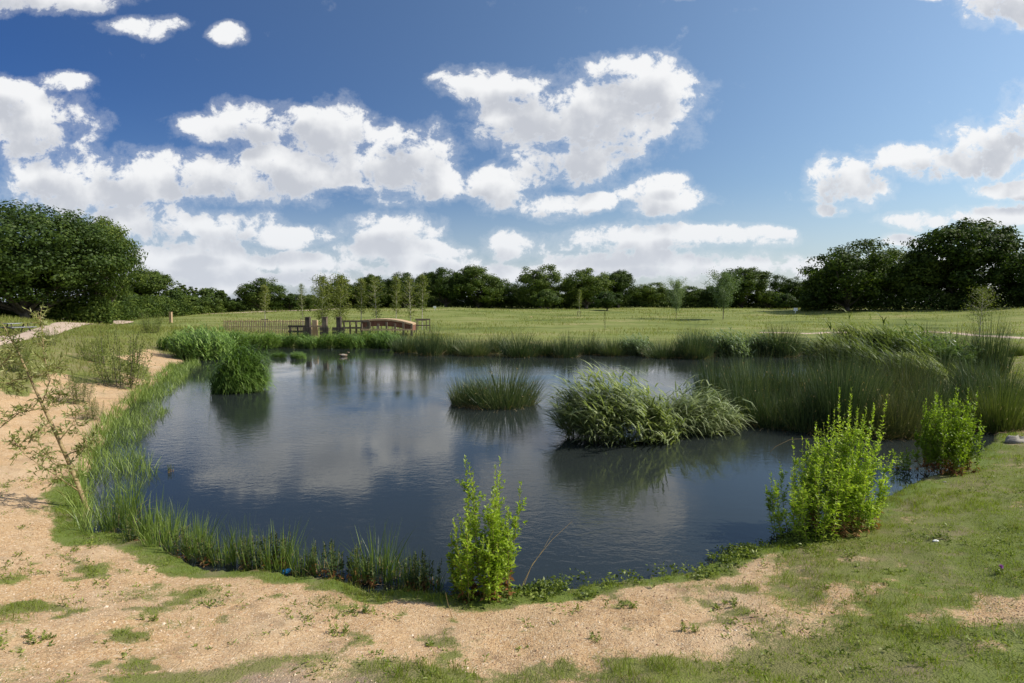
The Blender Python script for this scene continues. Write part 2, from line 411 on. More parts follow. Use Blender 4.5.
t.links.new(vs.outputs[0], gr.inputs[0])
big = noise(t, pos, .9, 5, .6).outputs['Fac']; mid = noise(t, pos, 7, 6, .65).outputs['Fac']; fine = noise(t, pos, 60, 5, .7).outputs['Fac']
sand = mixc(t, mrange(t, mid, .3, .7), (.42, .275, .14), (.57, .405, .23))
grav = mixc(t, .55, sand, gr.outputs[0])
grav = mixc(t, mrange(t, big, .4, .7, 0, .45), grav, (.52, .40, .27))
pat = noise(t, pos, 3.3, 7, .7).outputs['Fac']
grav = mixc(t, mrange(t, pat, .53, .68, 0, .65), grav, (.25, .17, .10))
dirt = mixc(t, mrange(t, fine, .3, .7), (.17, .125, .09), (.30, .235, .18))
base_ = mixc(t, soil, grav, dirt)
g1 = mixc(t, mrange(t, mid, .3, .7), (.105, .14, .022), (.175, .225, .030))
g1 = mixc(t, mrange(t, fine, .35, .7), g1, (.17, .165, .06))
g2 = mixc(t, mrange(t, big, .35, .65), g1, (.185, .175, .07))
g3 = mixc(t, lush, g2, mixc(t, mrange(t, fine, .3, .7), (.085, .125, .025), (.155, .205, .040)))
tf = mth(t, 'ADD', turf, mth(t, 'MULTIPLY', mth(t, 'SUBTRACT', mth(t, 'ADD', mth(t, 'MULTIPLY', mid, .55), mth(t, 'MULTIPLY', fine, .45)), .5), 1.7))
tf = mrange(t, tf, .38, .62)
sx_ = nd(t, 'ShaderNodeSeparateXYZ'); t.links.new(pos, sx_.inputs[0])
farm = mrange(t, sx_.outputs[1], 28, 36)
mpf = nd(t, 'ShaderNodeMapping'); mpf.inputs['Scale'].default_value = (.10, .30, 1); t.links.new(pos, mpf.inputs[0])
fn = noise(t, mpf.outputs[0], 1.0, 7, .62).outputs['Fac']
fcol = nd(t, 'ShaderNodeValToRGB'); E2 = fcol.color_ramp.elements
E2[0].position = .32; E2[0].color = (.08, .11, .025, 1); E2[1].position = .68; E2[1].color = (.27, .24, .105, 1)
e = E2.new(.45); e.color = (.145, .175, .042, 1); e = E2.new(.56); e.color = (.19, .21, .062, 1)
t.links.new(fn, fcol.inputs[0])
g3 = mixc(t, farm, g3, fcol.outputs[0])
br = noise(t, pos, 2.4, 5, .6).outputs['Fac']
g3 = mixc(t, mth(t, 'MULTIPLY', mrange(t, br, .5, .68), mth(t, 'SUBTRACT', .75, mth(t, 'MULTIPLY', farm, .75))), g3, (.215, .175, .10))
colr = mixc(t, tf, base_, g3)
wet = nd(t, 'ShaderNodeSeparateXYZ'); t.links.new(pos, wet.inputs[0])
wf = mrange(t, wet.outputs[2], .0, .075, .45, 1.0)
colr = mixc(t, 1.0, colr, wf, 'MULTIPLY')
b = nd(t, 'ShaderNodeBsdfPrincipled', inp={'Roughness': .9, 'Specular IOR Level': .15}); t.links.new(colr, b.inputs['Base Color'])
hh = mth(t, 'ADD', mth(t, 'MULTIPLY', vor.outputs['Distance'], -.5), mth(t, 'MULTIPLY', fine, .8)); hh = mth(t, 'ADD', hh, mth(t, 'MULTIPLY', mid, 1.6))
bp = nd(t, 'ShaderNodeBump', inp={'Strength': .7, 'Distance': .02}); t.links.new(hh, bp.inputs['Height']); t.links.new(bp.outputs[0], b.inputs['Normal'])
o = nd(t, 'ShaderNodeOutputMaterial'); t.links.new(b.outputs[0], o.inputs[0])

# water
m, t = newmat('pond_water'); M_water = m
tcn = nd(t, 'ShaderNodeTexCoord')
mp = nd(t, 'ShaderNodeMapping'); mp.inputs['Scale'].default_value = (1.0, 1.7, 1); mp.inputs['Rotation'].default_value = (0, 0, .18); t.links.new(tcn.outputs['Object'], mp.inputs[0])
r1 = noise(t, mp.outputs[0], 5.0, 3, .55, dist=.6).outputs['Fac']; r2 = noise(t, mp.outputs[0], 16, 3, .55, dist=.3).outputs['Fac']
pt = noise(t, tcn.outputs['Object'], .22, 3, .55).outputs['Fac']
amp = mrange(t, pt, .40, .62, .22, 1.5)
hh = mth(t, 'MULTIPLY', mth(t, 'ADD', r1, mth(t, 'MULTIPLY', r2, .32)), amp)
bp = nd(t, 'ShaderNodeBump', inp={'Strength': .5, 'Distance': .0062}); t.links.new(hh, bp.inputs['Height'])
b = nd(t, 'ShaderNodeBsdfPrincipled', inp={'Roughness': .015, 'IOR': 1.36, 'Base Color': (.020, .025, .024, 1), 'Specular IOR Level': .5}); t.links.new(bp.outputs[0], b.inputs['Normal'])
o = nd(t, 'ShaderNodeOutputMaterial'); t.links.new(b.outputs[0], o.inputs[0])

# ------------------------------------------------------------------ ground and water
def wpoly(pts, z=.6): return np.array([P(a, b_, z) for a, b_ in pts])
RIGHT = np.vstack([wpoly([(700,628),(745,600)], .5), wpoly([(770,556),(830,524),(925,482),(985,450),(1050,420),(1500,420)], 0), wpoly([(1500,800),(1180,1500),(800,1500),(730,683),(700,655)], .5)])
BOTTOM = wpoly([(130,683),(200,672),(265,650),(330,640),(400,650),(470,662),(560,650),(640,655),(720,630),(800,640),(900,1500),(0,1500)], .38)
BARE = [(wpoly(p, .55), 1) for p in ([(200,676),(250,655),(300,632),(345,640),(350,662),(290,672),(240,690)],)]
PATCH = [wpoly(p, .5) for p in ([(780,580),(830,570),(860,590),(850,615),(800,625),(775,605)], [(960,600),(1024,585),(1060,600),(1024,625),(975,618)], [(940,650),(990,640),(1024,650),(1024,668),(960,668)],[(835,560),(900,556),(890,568),(840,570)])]
LGREEN = [wpoly(p, .4) for p in ([(60,370),(115,362),(125,375),(70,383)], [(100,356),(150,360),(150,372),(110,366)], [(0,372),(40,378),(30,400),(0,400)], [(30,520),(60,522),(110,548),(90,552)])]
def cover(x, y, d):
    n = fbm(x*.8, y*.8, 31, 4); n2 = fbm(x*2.6, y*2.6, 37, 3)
    q = polysd(RIGHT, x, y)+(n2-.5)*.25; turf = .15+.72*sst(-q, -.35, .5)
    b_ = polysd(BOTTOM, x, y); turf = np.maximum(turf,   .15+.36*sst(-b_, -.12, .08))
    # meadow, left rough ground beyond the path
    turf = np.maximum(turf, .95*sst(y, 25, 30))
    rough = polysd(wpoly([(-700,322),(-700,520),(-20,385),(35,368),(110,346),(165,335),(195,345),(215,332),(215,322)], .9), x, y)
    turf = np.maximum(turf, .15+.75*sst(-rough, -.6, .8))
    right2 = sst(x, 9.5, 11.5)*sst(y, 8, 11); turf = np.maximum(turf, .9*right2)
    # strip beside the water
    ends = sst(x, -6.0, -4.3)
    strip = (sst(d+(n-.5)*.5, .50, .16)*(y < 11)*(x > -6.5))
    turf = np.maximum(turf, strip*.98)
    for p_ in LGREEN: turf = np.maximum(turf, .85*sst(-polysd(p_, x, y), -.1, .15))
    for p_ in PATCH: turf = turf*(1-.55*sst(-polysd(p_, x, y), -.2, .25))
    turf = turf+(n-.5)*.85+(n2-.5)*.65+.30*sst(fbm(x*4.5, y*4.5, 39, 3), .58, .75)*(turf < .5)
    behind = sst(-y, -1.0, 1.0); turf = turf*(1-behind)+(.55+(n-.5)*.9)*behind
    soil = np.zeros_like(x)
    for p_, _ in BARE: soil = np.maximum(soil, sst(-polysd(p_, x, y)+(n2-.5)*.5+(n-.5)*.3, -.12, .14)*.85); turf = turf*(1-.7*soil)
    soil = np.maximum(soil, .85*sst(-b_, -.15, .3)*(1-sst(-q, -.2, .3)*.4)*sst(n2, .35, .6))
    lush = np.clip(strip*.9+sst(-q, .2, 1.5)*.55+sst(y, 30, 34)*.25, 0, 1)
    return np.clip(turf, 0, 1), np.clip(soil, 0, 1), lush
rr = list(np.geomspace(.35, 2.0, 20)[:-1])+list(np.geomspace(2.0, 45, 270)[:-1])+list(np.geomspace(45, 3500, 90))
ang = np.concatenate([np.linspace(-56, 56, 380), np.linspace(56, 304, 85)[1:-1]])*PI/180
R_, A_ = np.meshgrid(np.array(rr), ang, indexing='ij')
X = R_*np.sin(A_); Y = R_*np.cos(A_); Dd = shore_d(X, Y); Z = height(X, Y, Dd)
nr, na = X.shape
Vv = np.stack([X, Y, Z], -1).reshape(-1, 3)
i = np.arange(nr-1)[:, None]*na; j = np.arange(na)[None]; j2 = (j+1) % na
Ff = np.stack([i+j, i+j2, i+na+j2, i+na+j], -1).reshape(-1, 4)[:, ::-1]
mb = MB(); mb.add(Vv, Ff)
c0 = np.array([[0, 0, float(height(np.array([0.]), np.array([0.]))[0])]])
mb.v.append(c0.astype(np.float32)); ci = mb.n; mb.n += 1
mb.f.append(np.stack([np.full(na, ci), np.arange(na), (np.arange(na)+1) % na], 1)[:, ::-1]); mb.m.append(np.zeros(na, np.int32))
ground = mb.build('ground', M_ground); tag(ground, kind='structure')
tu, so, lu = cover(X, Y, Dd)
at_ = ground.data.color_attributes.new('cover', 'FLOAT_COLOR', 'POINT')
cc_ = np.ones((nr*na+1, 4), np.float32); cc_[:-1, 0] = tu.ravel(); cc_[:-1, 1] = so.ravel(); cc_[:-1, 2] = lu.ravel(); at_.data.foreach_set('color', cc_.ravel())

# water sheet: the shore outline, set a little under the banks
cen = SHORE.mean(0); mb = MB()
e = SHORE-np.roll(SHORE, 1, 0); e2 = np.roll(SHORE, -1, 0)-SHORE; tng = unit(unit(e)+unit(e2)); nrm = np.stack([tng[:, 1], -tng[:, 0]], 1)
out = SHORE+nrm*.4
if polysd(SHORE, out[:1, 0], out[:1, 1])[0] < 0: out = SHORE-nrm*.4
me = bpy.data.meshes.new('water'); me.from_pydata([(a, b_, 0) for a, b_ in out], [], [list(range(len(out)))]); me.materials.append(M_water)
if me.polygons[0].normal.z < 0: me.flip_normals()
water = bpy.data.objects.new('water', me); COL.objects.link(water); tag(water, kind='structure')

def strip(name, pts, wd, mat, up=.03, n=60):
    pts = np.array(pts, float); seg = np.linalg.norm(np.diff(pts, axis=0), axis=1); s = np.concatenate([[0], np.cumsum(seg)]); q = np.linspace(0, s[-1], n)
    x = np.interp(q, s, pts[:, 0]); y = np.interp(q, s, pts[:, 1])
    for _ in range(6): x[1:-1] = (x[:-2]+x[2:]+2*x[1:-1])/4; y[1:-1] = (y[:-2]+y[2:]+2*y[1:-1])/4
    tx = np.gradient(x); ty = np.gradient(y); l = np.hypot(tx, ty); nx, ny = -ty/l, tx/l
    ws = np.linspace(-.5, .5, 7); V_ = []
    for k in range(7):
        xx = x+nx*wd*ws[k]; yy_ = y+ny*wd*ws[k]; V_.append(np.stack([xx, yy_, height(xx, yy_)+up-(.05 if k in (0, 6) else 0)], 1))
    V_ = np.stack(V_, 1).reshape(-1, 3); F_ = [(a*7+k, (a+1)*7+k, (a+1)*7+k+1, a*7+k+1) for a in range(n-1) for k in range(6)]
    mb = MB(); mb.add(V_, F_); return tag(mb.build(name, mat), kind='structure')
M_path = surf('path_hoggin', (.40, .30, .23), (.54, .42, .33), 6, .9, .3)
gg = [G(-160, 372)[:2], G(-60, 352)[:2], G(0, 340)[:2], G(45, 331)[:2], G(95, 325)[:2], G(140, 321.5)[:2], (-58, 62), (-52, 80), (-30, 100)]
strip('path', gg, 1.8, M_path, .08)
strip('far_path', [at(930, 44)[:2], at(985, 38)[:2], at(1080, 32)[:2]], 1.2, M_path, .03, 24)
strip('worn_track', [at(760, 42)[:2], at(800, 41)[:2], at(850, 42)[:2]], 1.5, M_path, .02, 24)

# ------------------------------------------------------------------ ground cover (stuff)
def scatter(n, box, dens):
    x = rng.uniform(box[0], box[1], n); y = rng.uniform(box[2], box[3], n); d = shore_d(x, y)
    px, py = project(x, y, np.full(n, .6)); ok = (y > 1.0) & (px > -130) & (px < 1154) & (py < 760) & (d > .02)
    x, y, d = x[ok], y[ok], d[ok]; k = rng.random(len(x)) < dens(x, y, d); x, y, d = x[k], y[k], d[k]
    return x, y, height(x, y, d), d
# short turf, three belts of decreasing density
mb = MB()
for (n, box, hs, wd) in ((520000, (-7, 9, 1.2, 7.5), (.016, .048), .004), (200000, (-9, 14, 7.5, 15), (.03, .07), .006), (120000, (9, 30, 10, 32), (.04, .1), .012)):
    def dens(x, y, d):
        tu, so, lu = cover(x, y, d); return np.clip((tu-.33)*1.7, 0, 1)*sst(fbm(x*9, y*9, 77, 3), .30, .55)*(1-.4*(x < -7))
    x, y, z, d = scatter(n, box, dens); N = len(x)
    hgt = rng.uniform(hs[0], hs[1], N)*(.7+1.1*sst(fbm(x*1.5, y*1.5, 78, 2), .4, .8))
    v, f = blades(np.stack([x, y, z-.003], 1), hgt, wd*rng.uniform(.7, 1.3, N), rng.uniform(0, 2*PI, N), rng.uniform(0, .7, N), rng.uniform(.1, .9, N), 2)
    mb.add(v, f)
tag(mb.build('short_grass', M_grass), 'short patchy turf on the banks round the pond', 'grass', kind='stuff')
# gravel
mb = MB(); x, y, z, d = scatter(150000, (-7, 7, 1.2, 9.5), lambda x, y, d: (1-sst(cover(x, y, d)[0], .3, .55))*(.35+.65*sst(fbm(x*3, y*3, 55, 3), .3, .7))*sst(y, 12, 3))
N = len(x); r = rng.uniform(.003, .0085, N)*(1+1.0*(rng.random(N) < .05))
o8 = np.array([(1, 0, 0), (0, 1, 0), (-1, 0, 0), (0, -1, 0), (0, 0, .7), (0, 0, -.4)], float)
a = rng.uniform(0, PI, N); sc_ = rng.uniform(.6, 1.3, (N, 3)); vv = o8[None]*sc_[:, None]*r[:, None, None]
vv2 = np.stack([vv[..., 0]*np.cos(a)[:, None]-vv[..., 1]*np.sin(a)[:, None], vv[..., 0]*np.sin(a)[:, None]+vv[..., 1]*np.cos(a)[:, None], vv[..., 2]], -1)+np.stack([x, y, z+.001], 1)[:, None]
f6 = np.array([(0, 1, 4), (1, 2, 4), (2, 3, 4), (3, 0, 4)])
mb.add(vv2, (np.arange(N)[:, None, None]*6+f6[None]).reshape(-1, 3))
M_peb = leafmat('pebbles', [(.26, .16, .09), (.46, .30, .17), (.58, .46, .33), (.72, .66, .56)], 0, .7, 2, .3)
tag(mb.build('gravel', M_peb, smooth=False), 'loose orange and white gravel stones covering the near bank', 'gravel', kind='stuff')
mb = MB(); x, y, z, d = scatter(2600, (-7, 8, 1.5, 10), lambda x, y, d: .3+.7*sst(fbm(x*1.3, y*1.3, 57, 3), .4, .6)); N = len(x)
v, f = blades(np.stack([x, y, z+.004], 1), rng.uniform(.03, .14, N), .004, rng.uniform(0, 2*PI, N), 1.5, rng.uniform(-.1, .1, N), 3, faz=rng.uniform(0, 6, N)); mb.add(v, f)
tag(mb.build('straw_litter', M_straw), 'dry straw and stalk litter strewn over the near bank', 'litter', kind='stuff')
mb = MB(); x, y, z, d = scatter(8000, (-7, 8, 1.5, 10), lambda x, y, d: .9*sst(fbm(x*1.8, y*1.8, 59, 4), .50, .66)); N = len(x)
for q in range(9):
    v, f = leaves(np.stack([x+rng.normal(0, .02, N), y+rng.normal(0, .02, N), z+rng.uniform(0, .03, N)], 1), rng.normal(size=(N, 3))*(1, 1, .5)+(0, 0, .4), rng.uniform(.015, .04, N), .011); mb.add(v, f)
tag(mb.build('low_sprigs', M_weed), 'tiny low green sprigs dotted over gravel and turf', 'weeds', kind='stuff')
# rough grass on the left and the far meadow
mb = MB()
def densL(x, y, d): return np.clip((cover(x, y, d)[0]-.35)*1.6, 0, 1)*sst(fbm(x*.9, y*.9, 91, 3), .3, .6)
x, y, z, d = scatter(90000, (-46, -4, 7, 40), lambda x, y, d: densL(x, y, d)*(polysd(np.array(gg), x, y) > -1e9)); 
pth = np.array(gg); pd = np.full(len(x), 1e9)
for k in range(len(pth)-1):
    ax, ay = pth[k]; bx, by = pth[k+1]; tt = np.clip(((x-ax)*(bx-ax)+(y-ay)*(by-ay))/((bx-ax)**2+(by-ay)**2), 0, 1); pd = np.minimum(pd, np.hypot(x-ax-tt*(bx-ax), y-ay-tt*(by-ay)))
k = (pd > 1.0); x, y, z = x[k], y[k], z[k]; N = len(x)
v, f = blades(np.stack([x, y, z], 1), rng.uniform(.10, .32, N)*(.5+.9*fbm(x*.5, y*.5, 93, 2)), .010+.0006*y, rng.uniform(0, 2*PI, N), rng.uniform(0, .5, N), rng.uniform(.1, .9, N), 2); mb.add(v, f)
tag(mb.build('rough_grass', M_meadow), 'rough dry grass between the gravel bank and the path', 'grass', kind='stuff')
mb = MB(); x, y, z, d = scatter(170000, (-95, 100, 31, 112), lambda x, y, d: np.clip(34/y, 0, 1)*sst(fbm(x*.22, y*.22, 95, 4), .36, .56)*(d > .6)); N = len(x)
mm = np.ones(N, bool)
for cxy in ([at(760, 42)[:2], at(850, 42)[:2]],):
    mm &= ~((x > cxy[0][0]-.5) & (x < cxy[1][0]+.5) & (abs(y-42) < 1.2))
x, y, z = x[mm], y[mm], z[mm]; N = len(x)
v, f = blades(np.stack([x, y, z], 1), rng.uniform(.10, .30, N)*(.6+.8*fbm(x*.3, y*.3, 97, 3)), .014+.0005*y, rng.uniform(0, 2*PI, N), rng.uniform(0, .5, N), rng.uniform(.1, .9, N), 2); mb.add(v, f)
tag(mb.build('meadow_grass', M_meadow), 'open yellow green meadow behind the pond', 'grass', kind='stuff')
# leafy weeds along the near edge of the water
mb = MB(); nW = 17000
x = rng.uniform(-1.2, 3.4, nW); y = rng.uniform(4, 8, nW); d = shore_d(x, y)
dens = sst(d, -.22, -.05)*sst(d, .42, .08)*(.05+.95*sst(fbm(x*3.4, y*3.4, 61, 3), .42, .60))*sst(x, -.7, -.1)
k = rng.random(nW) < dens; x, y, d = x[k], y[k], d[k]; z = np.maximum(height(x, y, d), 0); N = len(x)
hmax = .035+.15*sst(x, 2.6, .6)*sst(fbm(x*2.2, y*2.2, 66, 2), .35, .75); 
for q in range(7):
    pos = np.stack([x+rng.normal(0, .02, N), y+rng.normal(0, .02, N), z+hmax*rng.uniform(.1, 1, N)], 1)
    dr = np.stack([rng.normal(size=N), rng.normal(size=N), rng.uniform(-.1, .6, N)], 1)
    v, f = leaves(pos, dr, rng.uniform(.02, .045, N), rng.uniform(.012, .024, N)); mb.add(v, f, 0 if q < 6 else 1)
v, f = blades(np.stack([x, y, z], 1), hmax*1.1, .003, rng.uniform(0, 6, N), .1, .3, 2); mb.add(v, f, 0)
tag(mb.build('bank_weeds', [M_weed, M_mint]), 'low leafy green weeds fringing the near water edge', 'weeds', kind='stuff')
# reed margin along the left shore
mb = MB(); nW = 150000
x = rng.uniform(-14, -3.4, nW); y = rng.uniform(5.5, 33, nW); d = shore_d(x, y)
wdt = .42+.42*sst(y, 6.5, 9)*(1-.25*sst(y, 14, 26))
k = (d < .12) & (d > -wdt*(.7+.6*fbm(x*1.1, y*1.1, 62, 3))) & (x < -3.4-.02*y) & (rng.random(nW) < .35+.65*sst(fbm(x*1.3, y*1.3, 64, 3), .3, .5)) & (x < -.16*y-3.0)
k &= ~((y < 7.2) & (x > -4.6))
x, y, d = x[k], y[k], d[k]; z = np.minimum(height(x, y, d), .05); z = np.maximum(z, -.1); N = len(x)
v, f = blades(np.stack([x, y, z], 1), rng.uniform(.14, .44, N)*(.35+1.0*fbm(x*1.6, y*1.6, 65, 3)), .006+.0004*y, rng.uniform(0, 2*PI, N), rng.uniform(0, .4, N), rng.uniform(.05, 1.0, N), 3); mb.add(v, f)
tag(mb.build('reed_margin', M_sedge), 'dense band of green sedge along the left water edge', 'reeds', kind='stuff')

# ------------------------------------------------------------------ trees
def make_tree(name, cat, Rw, Hc, trunk_h, mat, seed, leaf=.34, nclump=130, per=110, flat=.7, lobes=9, bark=M_bark, skirt=.0, tr=.35, gapy=.0):
    global rng
    save = rng; rng = np.random.default_rng(seed)
    root = thing(name, 'tree', cat)
    Ht = trunk_h+Hc; cz = trunk_h+Hc*.5
    # lobes give the uneven outline
    lo = []
    for k in range(lobes):
        th = 2*PI*(k+rng.uniform(-.3, .3))/lobes; el = rng.uniform(-1.05, 1.15)
        rad = rng.uniform(.42, .56); c = np.array([math.cos(th)*math.cos(el)*Rw*rad, math.sin(th)*math.cos(el)*Rw*rad, math.sin(el)*Hc*.5*rad*.95])
        lo.append((c, rng.uniform(.40, .54)))
    lo.append((np.zeros(3), .80)); lo.append((np.zeros(3), .76))
    C = []
    while len(C) < nclump:
        k = rng.integers(len(lo)); c, s = lo[k]; dv = rng.normal(size=3); dv /= np.linalg.norm(dv)
        q = c+dv*np.array([Rw*s, Rw*s, Hc*.5*s*1.05])*rng.uniform(.6, 1.0)**.5
        if q[2]+cz < .25+skirt: continue
        if gapy and rng.random() < gapy and abs(q[2]) < Hc*.25: continue
        C.append(q)
    C = np.array(C); cs = Rw*rng.uniform(.10, .19, len(C))
    idx = np.repeat(np.arange(len(C)), per); N = len(idx)
    off = unit(rng.normal(size=(N, 3)))*(rng.random(N)**.45)[:, None]*np.array([1, 1, flat])
    ps = C[idx]+off*cs[idx][:, None]*1.25
    outw = unit(unit(off)*.8+unit(ps/np.array([Rw, Rw, Hc*.5]))*.7)
    dr = unit(np.cross(outw, rng.normal(size=(N, 3)))+outw*.25+np.array([0, 0, -.15]))
    v, f = leaves(ps+np.array([0, 0, cz]), dr, leaf*rng.uniform(.6, 1.25, N), leaf*rng.uniform(.5, .85, N), up=outw*1.1)
    mb = MB(); mb.add(v, f); mb.build('crown', mat, root)
    tk = MB(); r0 = tr
    tk.tube([(0, 0, -.3), (.05, 0, trunk_h*.4), (.1, .05, trunk_h), (0, .1, trunk_h+Hc*.55)], [r0*1.3, r0, r0*.8, r0*.2], 8)
    sel = rng.choice(len(C), min(16, len(C)), replace=False)
    for s in sel:
        e = C[s]+np.array([0, 0, cz]); zb = trunk_h*rng.uniform(.6, 1.25); b_ = np.array([0, 0, min(zb, e[2]*.8)])
        mid = b_*.45+e*.55+np.array([0, 0, -.06*Hc])*rng.uniform(0, 1)
        tk.tube([b_, mid, e], [r0*.42, r0*.25, r0*.07], 5)
    tk.build('trunk', bark, root)
    rng = save
    return root
OAK = [Proto(make_tree('oak_tree', 'tree', 6.2, 10.9, .8, M_oak, 101, .36, 170, 120)),
       Proto(make_tree('oak_tree', 'tree', 6.0, 10.5, 1.0, M_oak, 102, .36, 160, 120, lobes=9, gapy=.1)),
       Proto(make_tree('oak_tree', 'tree', 6.6, 10.9, .7, M_oak, 103, .36, 170, 115, lobes=12))]
OAKD = [(12.0*0+6.2, 11.7), (6.0, 11.5), (6.6, 11.6)]
BUSH = [Proto(make_tree('hedge_shrub', 'shrub', 3.2, 3.6, .3, M_oak, 111, .28, 60, 110, skirt=-.3, tr=.12)),
        Proto(make_tree('hedge_shrub', 'shrub', 3.0, 3.8, .3, M_lit, 112, .28, 60, 110, lobes=6, skirt=-.3, tr=.12))]
BIGT = Proto(make_tree('large_tree', 'tree', 6.6, 10.8, .8, M_big, 121, .22, 380, 150, lobes=15, skirt=-.2))
BIGT2 = Proto(make_tree('large_tree', 'tree', 5.6, 9.9, .9, M_oak, 122, .23, 260, 120, lobes=11, gapy=.1))
POP = Proto(make_tree('poplar_tree', 'tree', 1.5, 8, .8, M_oak, 131, .28, 60, 90, lobes=5))
def put(proto, dims, px, wpx, top, D, label, group, rz=None, cat=None, name=None, base=0):
    x, y, z = at(px, D); hh_ = (HORIZON-top)/FPX*D+CAMZ-z; sz = hh_/dims[1]*1.09; sw = wpx/FPX*D/(2*dims[0]*.90)
    return proto.put((x, y, z+base), rng.uniform(0, 6.28) if rz is None else rz, (sw, sw, sz), label, group, name, cat)
TL = 'trees along the far side of the meadow'
put(BIGT, (6.6, 11.6), 24, 178, 204, 46, 'huge dense dark green tree filling the left edge behind the path', 'large trees at the left', 1.0)
put(BIGT2, (5.6, 10.8), 98, 84, 220, 52, 'large sunlit tree just right of the huge left edge tree', 'large trees at the left', 2.2)
o_ = [(0,145,62,272,97,'dark round tree right behind the small red roofed house',.3),
 (2,262,50,280,96,'lone round dark oak standing apart left of the young birches',None),
 (1,343,44,279,112,'dark oak behind the wide yellow green birch clump',None),
 (0,376,36,276,112,'dark oak behind the second slender birch left of the arched walkway',None),
 (2,404,42,274,114,'dark oak directly behind the group of slender birches by the arched walkway',None),
 (1,446,50,268,108,'tall dark oak just right of the last slender birch',None),
 (0,478,62,268,108,'broad tree with a long slope down to its right, left of the central gap',None),
 (2,540,50,267,108,'round topped oak in the middle of the tree line behind a pale shrub',None),
 (1,586,52,268,104,'dark oak behind the bright green bush in the middle of the meadow edge',None),
 (0,618,34,272,108,'narrower dark oak just right of the oak behind the bright green bush',None),
 (2,648,46,284,112,'low wide tree left of the silvery young tree',None),
 (1,690,42,286,112,'low dark tree between the two silver leaved young trees',None),
 (0,741,56,269,106,'domed oak rising behind the round silver green willow',None),
 (2,784,36,277,110,'smaller dark tree right of the domed oak behind the willow',None),
 (1,808,32,279,108,'small dark tree tucked beside the left end of the tall right hand wood',None),
 (2,846,92,246,82,'left end tree of the tall dark wood on the right',None),
 (1,898,80,249,84,'middle tree of the tall dark wood between two higher crowns',None),
 (0,958,104,226,80,'tallest broad oak of the dark wood on the right',None),
 (2,1030,84,244,74,'dark tree cut by the right edge of the view',None),
 (0,432,34,274,118,'dark oak glimpsed between the slender birch and the tall oak',None),
 (2,512,36,284,116,'low dark tree in the dip left of the round topped middle oak',None)]
for (k, px, w, top, D, lab, rz) in o_:
    put(OAK[k], OAKD[k], px, w, top, D, lab, TL, rz)
x_ = [(1,118,40,292,74,'pale green bush beneath the big left trees'),(0,168,34,291,80,'dark bush right of the small house'),(1,188,40,297,84,'pale bush below the two thin poplars'),
 (1,210,34,290,88,'pale green bushy tree right of the two thin poplars'),(0,232,24,297,92,'small dark bush touching the left side of the lone oak'),(0,290,34,294,100,'dark bush right of the lone oak'),
 (1,310,26,296,92,'pale bush between the lone oak and the birch clump'),(1,547,34,291,96,'wide pale green shrub in front of the round topped middle oak'),
 (1,607,34,293,86,'bright green spreading bush at the meadow edge, middle of view'),(0,490,50,290,112,'dark hedge shrub below the long sloping tree'),
 (0,572,30,287,112,'dark hedge shrub filling the gap between two middle oaks'),(0,664,40,290,114,'dark hedge shrub behind the silvery young tree'),
 (0,712,40,287,112,'dark hedge shrub left of the round silver green willow'),(0,768,34,286,106,'dark hedge shrub below the domed oak'),(1,786,24,295,92,'small pale shrub by the white speck at the wood edge'),
 
 (0,820,40,290,84,'dark shrub where the meadow edge meets the tall right wood'),
 (0,418,30,288,118,'dark hedge shrub behind the last slender birch'),(0,360,40,290,118,'dark hedge shrub behind the birch clump'),(0,392,36,288,119,'dark hedge shrub behind the third slender birch'),(0,528,30,290,116,'dark hedge shrub left of the middle oak trunk'),
 (0,635,40,289,116,'dark hedge shrub right of the bright green bush')]
for (k, px, w, top, D, lab) in x_:
    put(BUSH[k], [(3.2, 3.9), (3.0, 4.1)][k], px, w, top, D, lab, 'shrubs along the meadow edge')
put(POP, (1.5, 8.8), 184, 13, 285, 108, 'left and taller of two thin dark poplars behind the left bushes', 'poplars')
put(POP, (1.5, 8.8), 193, 13, 288, 112, 'right and shorter of two thin dark poplars behind the left bushes', 'poplars')
for k, (px, w, D) in enumerate([(-60, 120, 60), (-130, 120, 50), (1090, 110, 80), (1150, 120, 70)]):
    put(OAK[k % 3], OAKD[k % 3], px, w, 232, D, ['dark tree left beyond the huge left edge tree', 'outermost dark tree on the left', 'dark tree right of the wood', 'outermost dark tree on the right'][k], TL)

# undergrowth that closes the foot of the woods into one mass
mb = MB()
def under(pa, Da, pb, Db, hh0, hh1, n, wdth=3.0, leaf=.32):
    q = rng.random(n); D_ = Da+(Db-Da)*q+rng.uniform(-wdth/2, wdth/2, n); x = (pa+(pb-pa)*q-W/2)/FPX*D_
    top = (hh0+(hh1-hh0)*fbm(x*.35, D_*.1, 41, 3))*(1-(2*np.abs((D_-(Da+(Db-Da)*q))/wdth))**2*.6)
    z = height(x, D_)+top*rng.random(n)**.7
    v, f = leaves(np.stack([x, D_, z], 1), rng.normal(size=(n, 3)), leaf*rng.uniform(.6, 1.2, n), leaf*.7, up=np.array([0, -.6, .8])); mb.add(v, f)
under(800, 86, 1180, 68, 1.5, 4.5, 36000, 4); under(425, 114, 805, 108, 1.0, 2.9, 30000, 4, .36); under(325, 116, 430, 116, 1.0, 4.0, 9000, 4, .36)
under(-160, 44, 112, 50, 1.0, 3.4, 26000, 3, .24); under(110, 60, 240, 96, 1.0, 3.6, 15000, 4, .3); under(238, 100, 325, 112, .6, 3.0, 7000, 3, .33)
tag(mb.build('undergrowth', M_oak), 'dark undergrowth closing the foot of the woods round the meadow', 'undergrowth', kind='stuff')

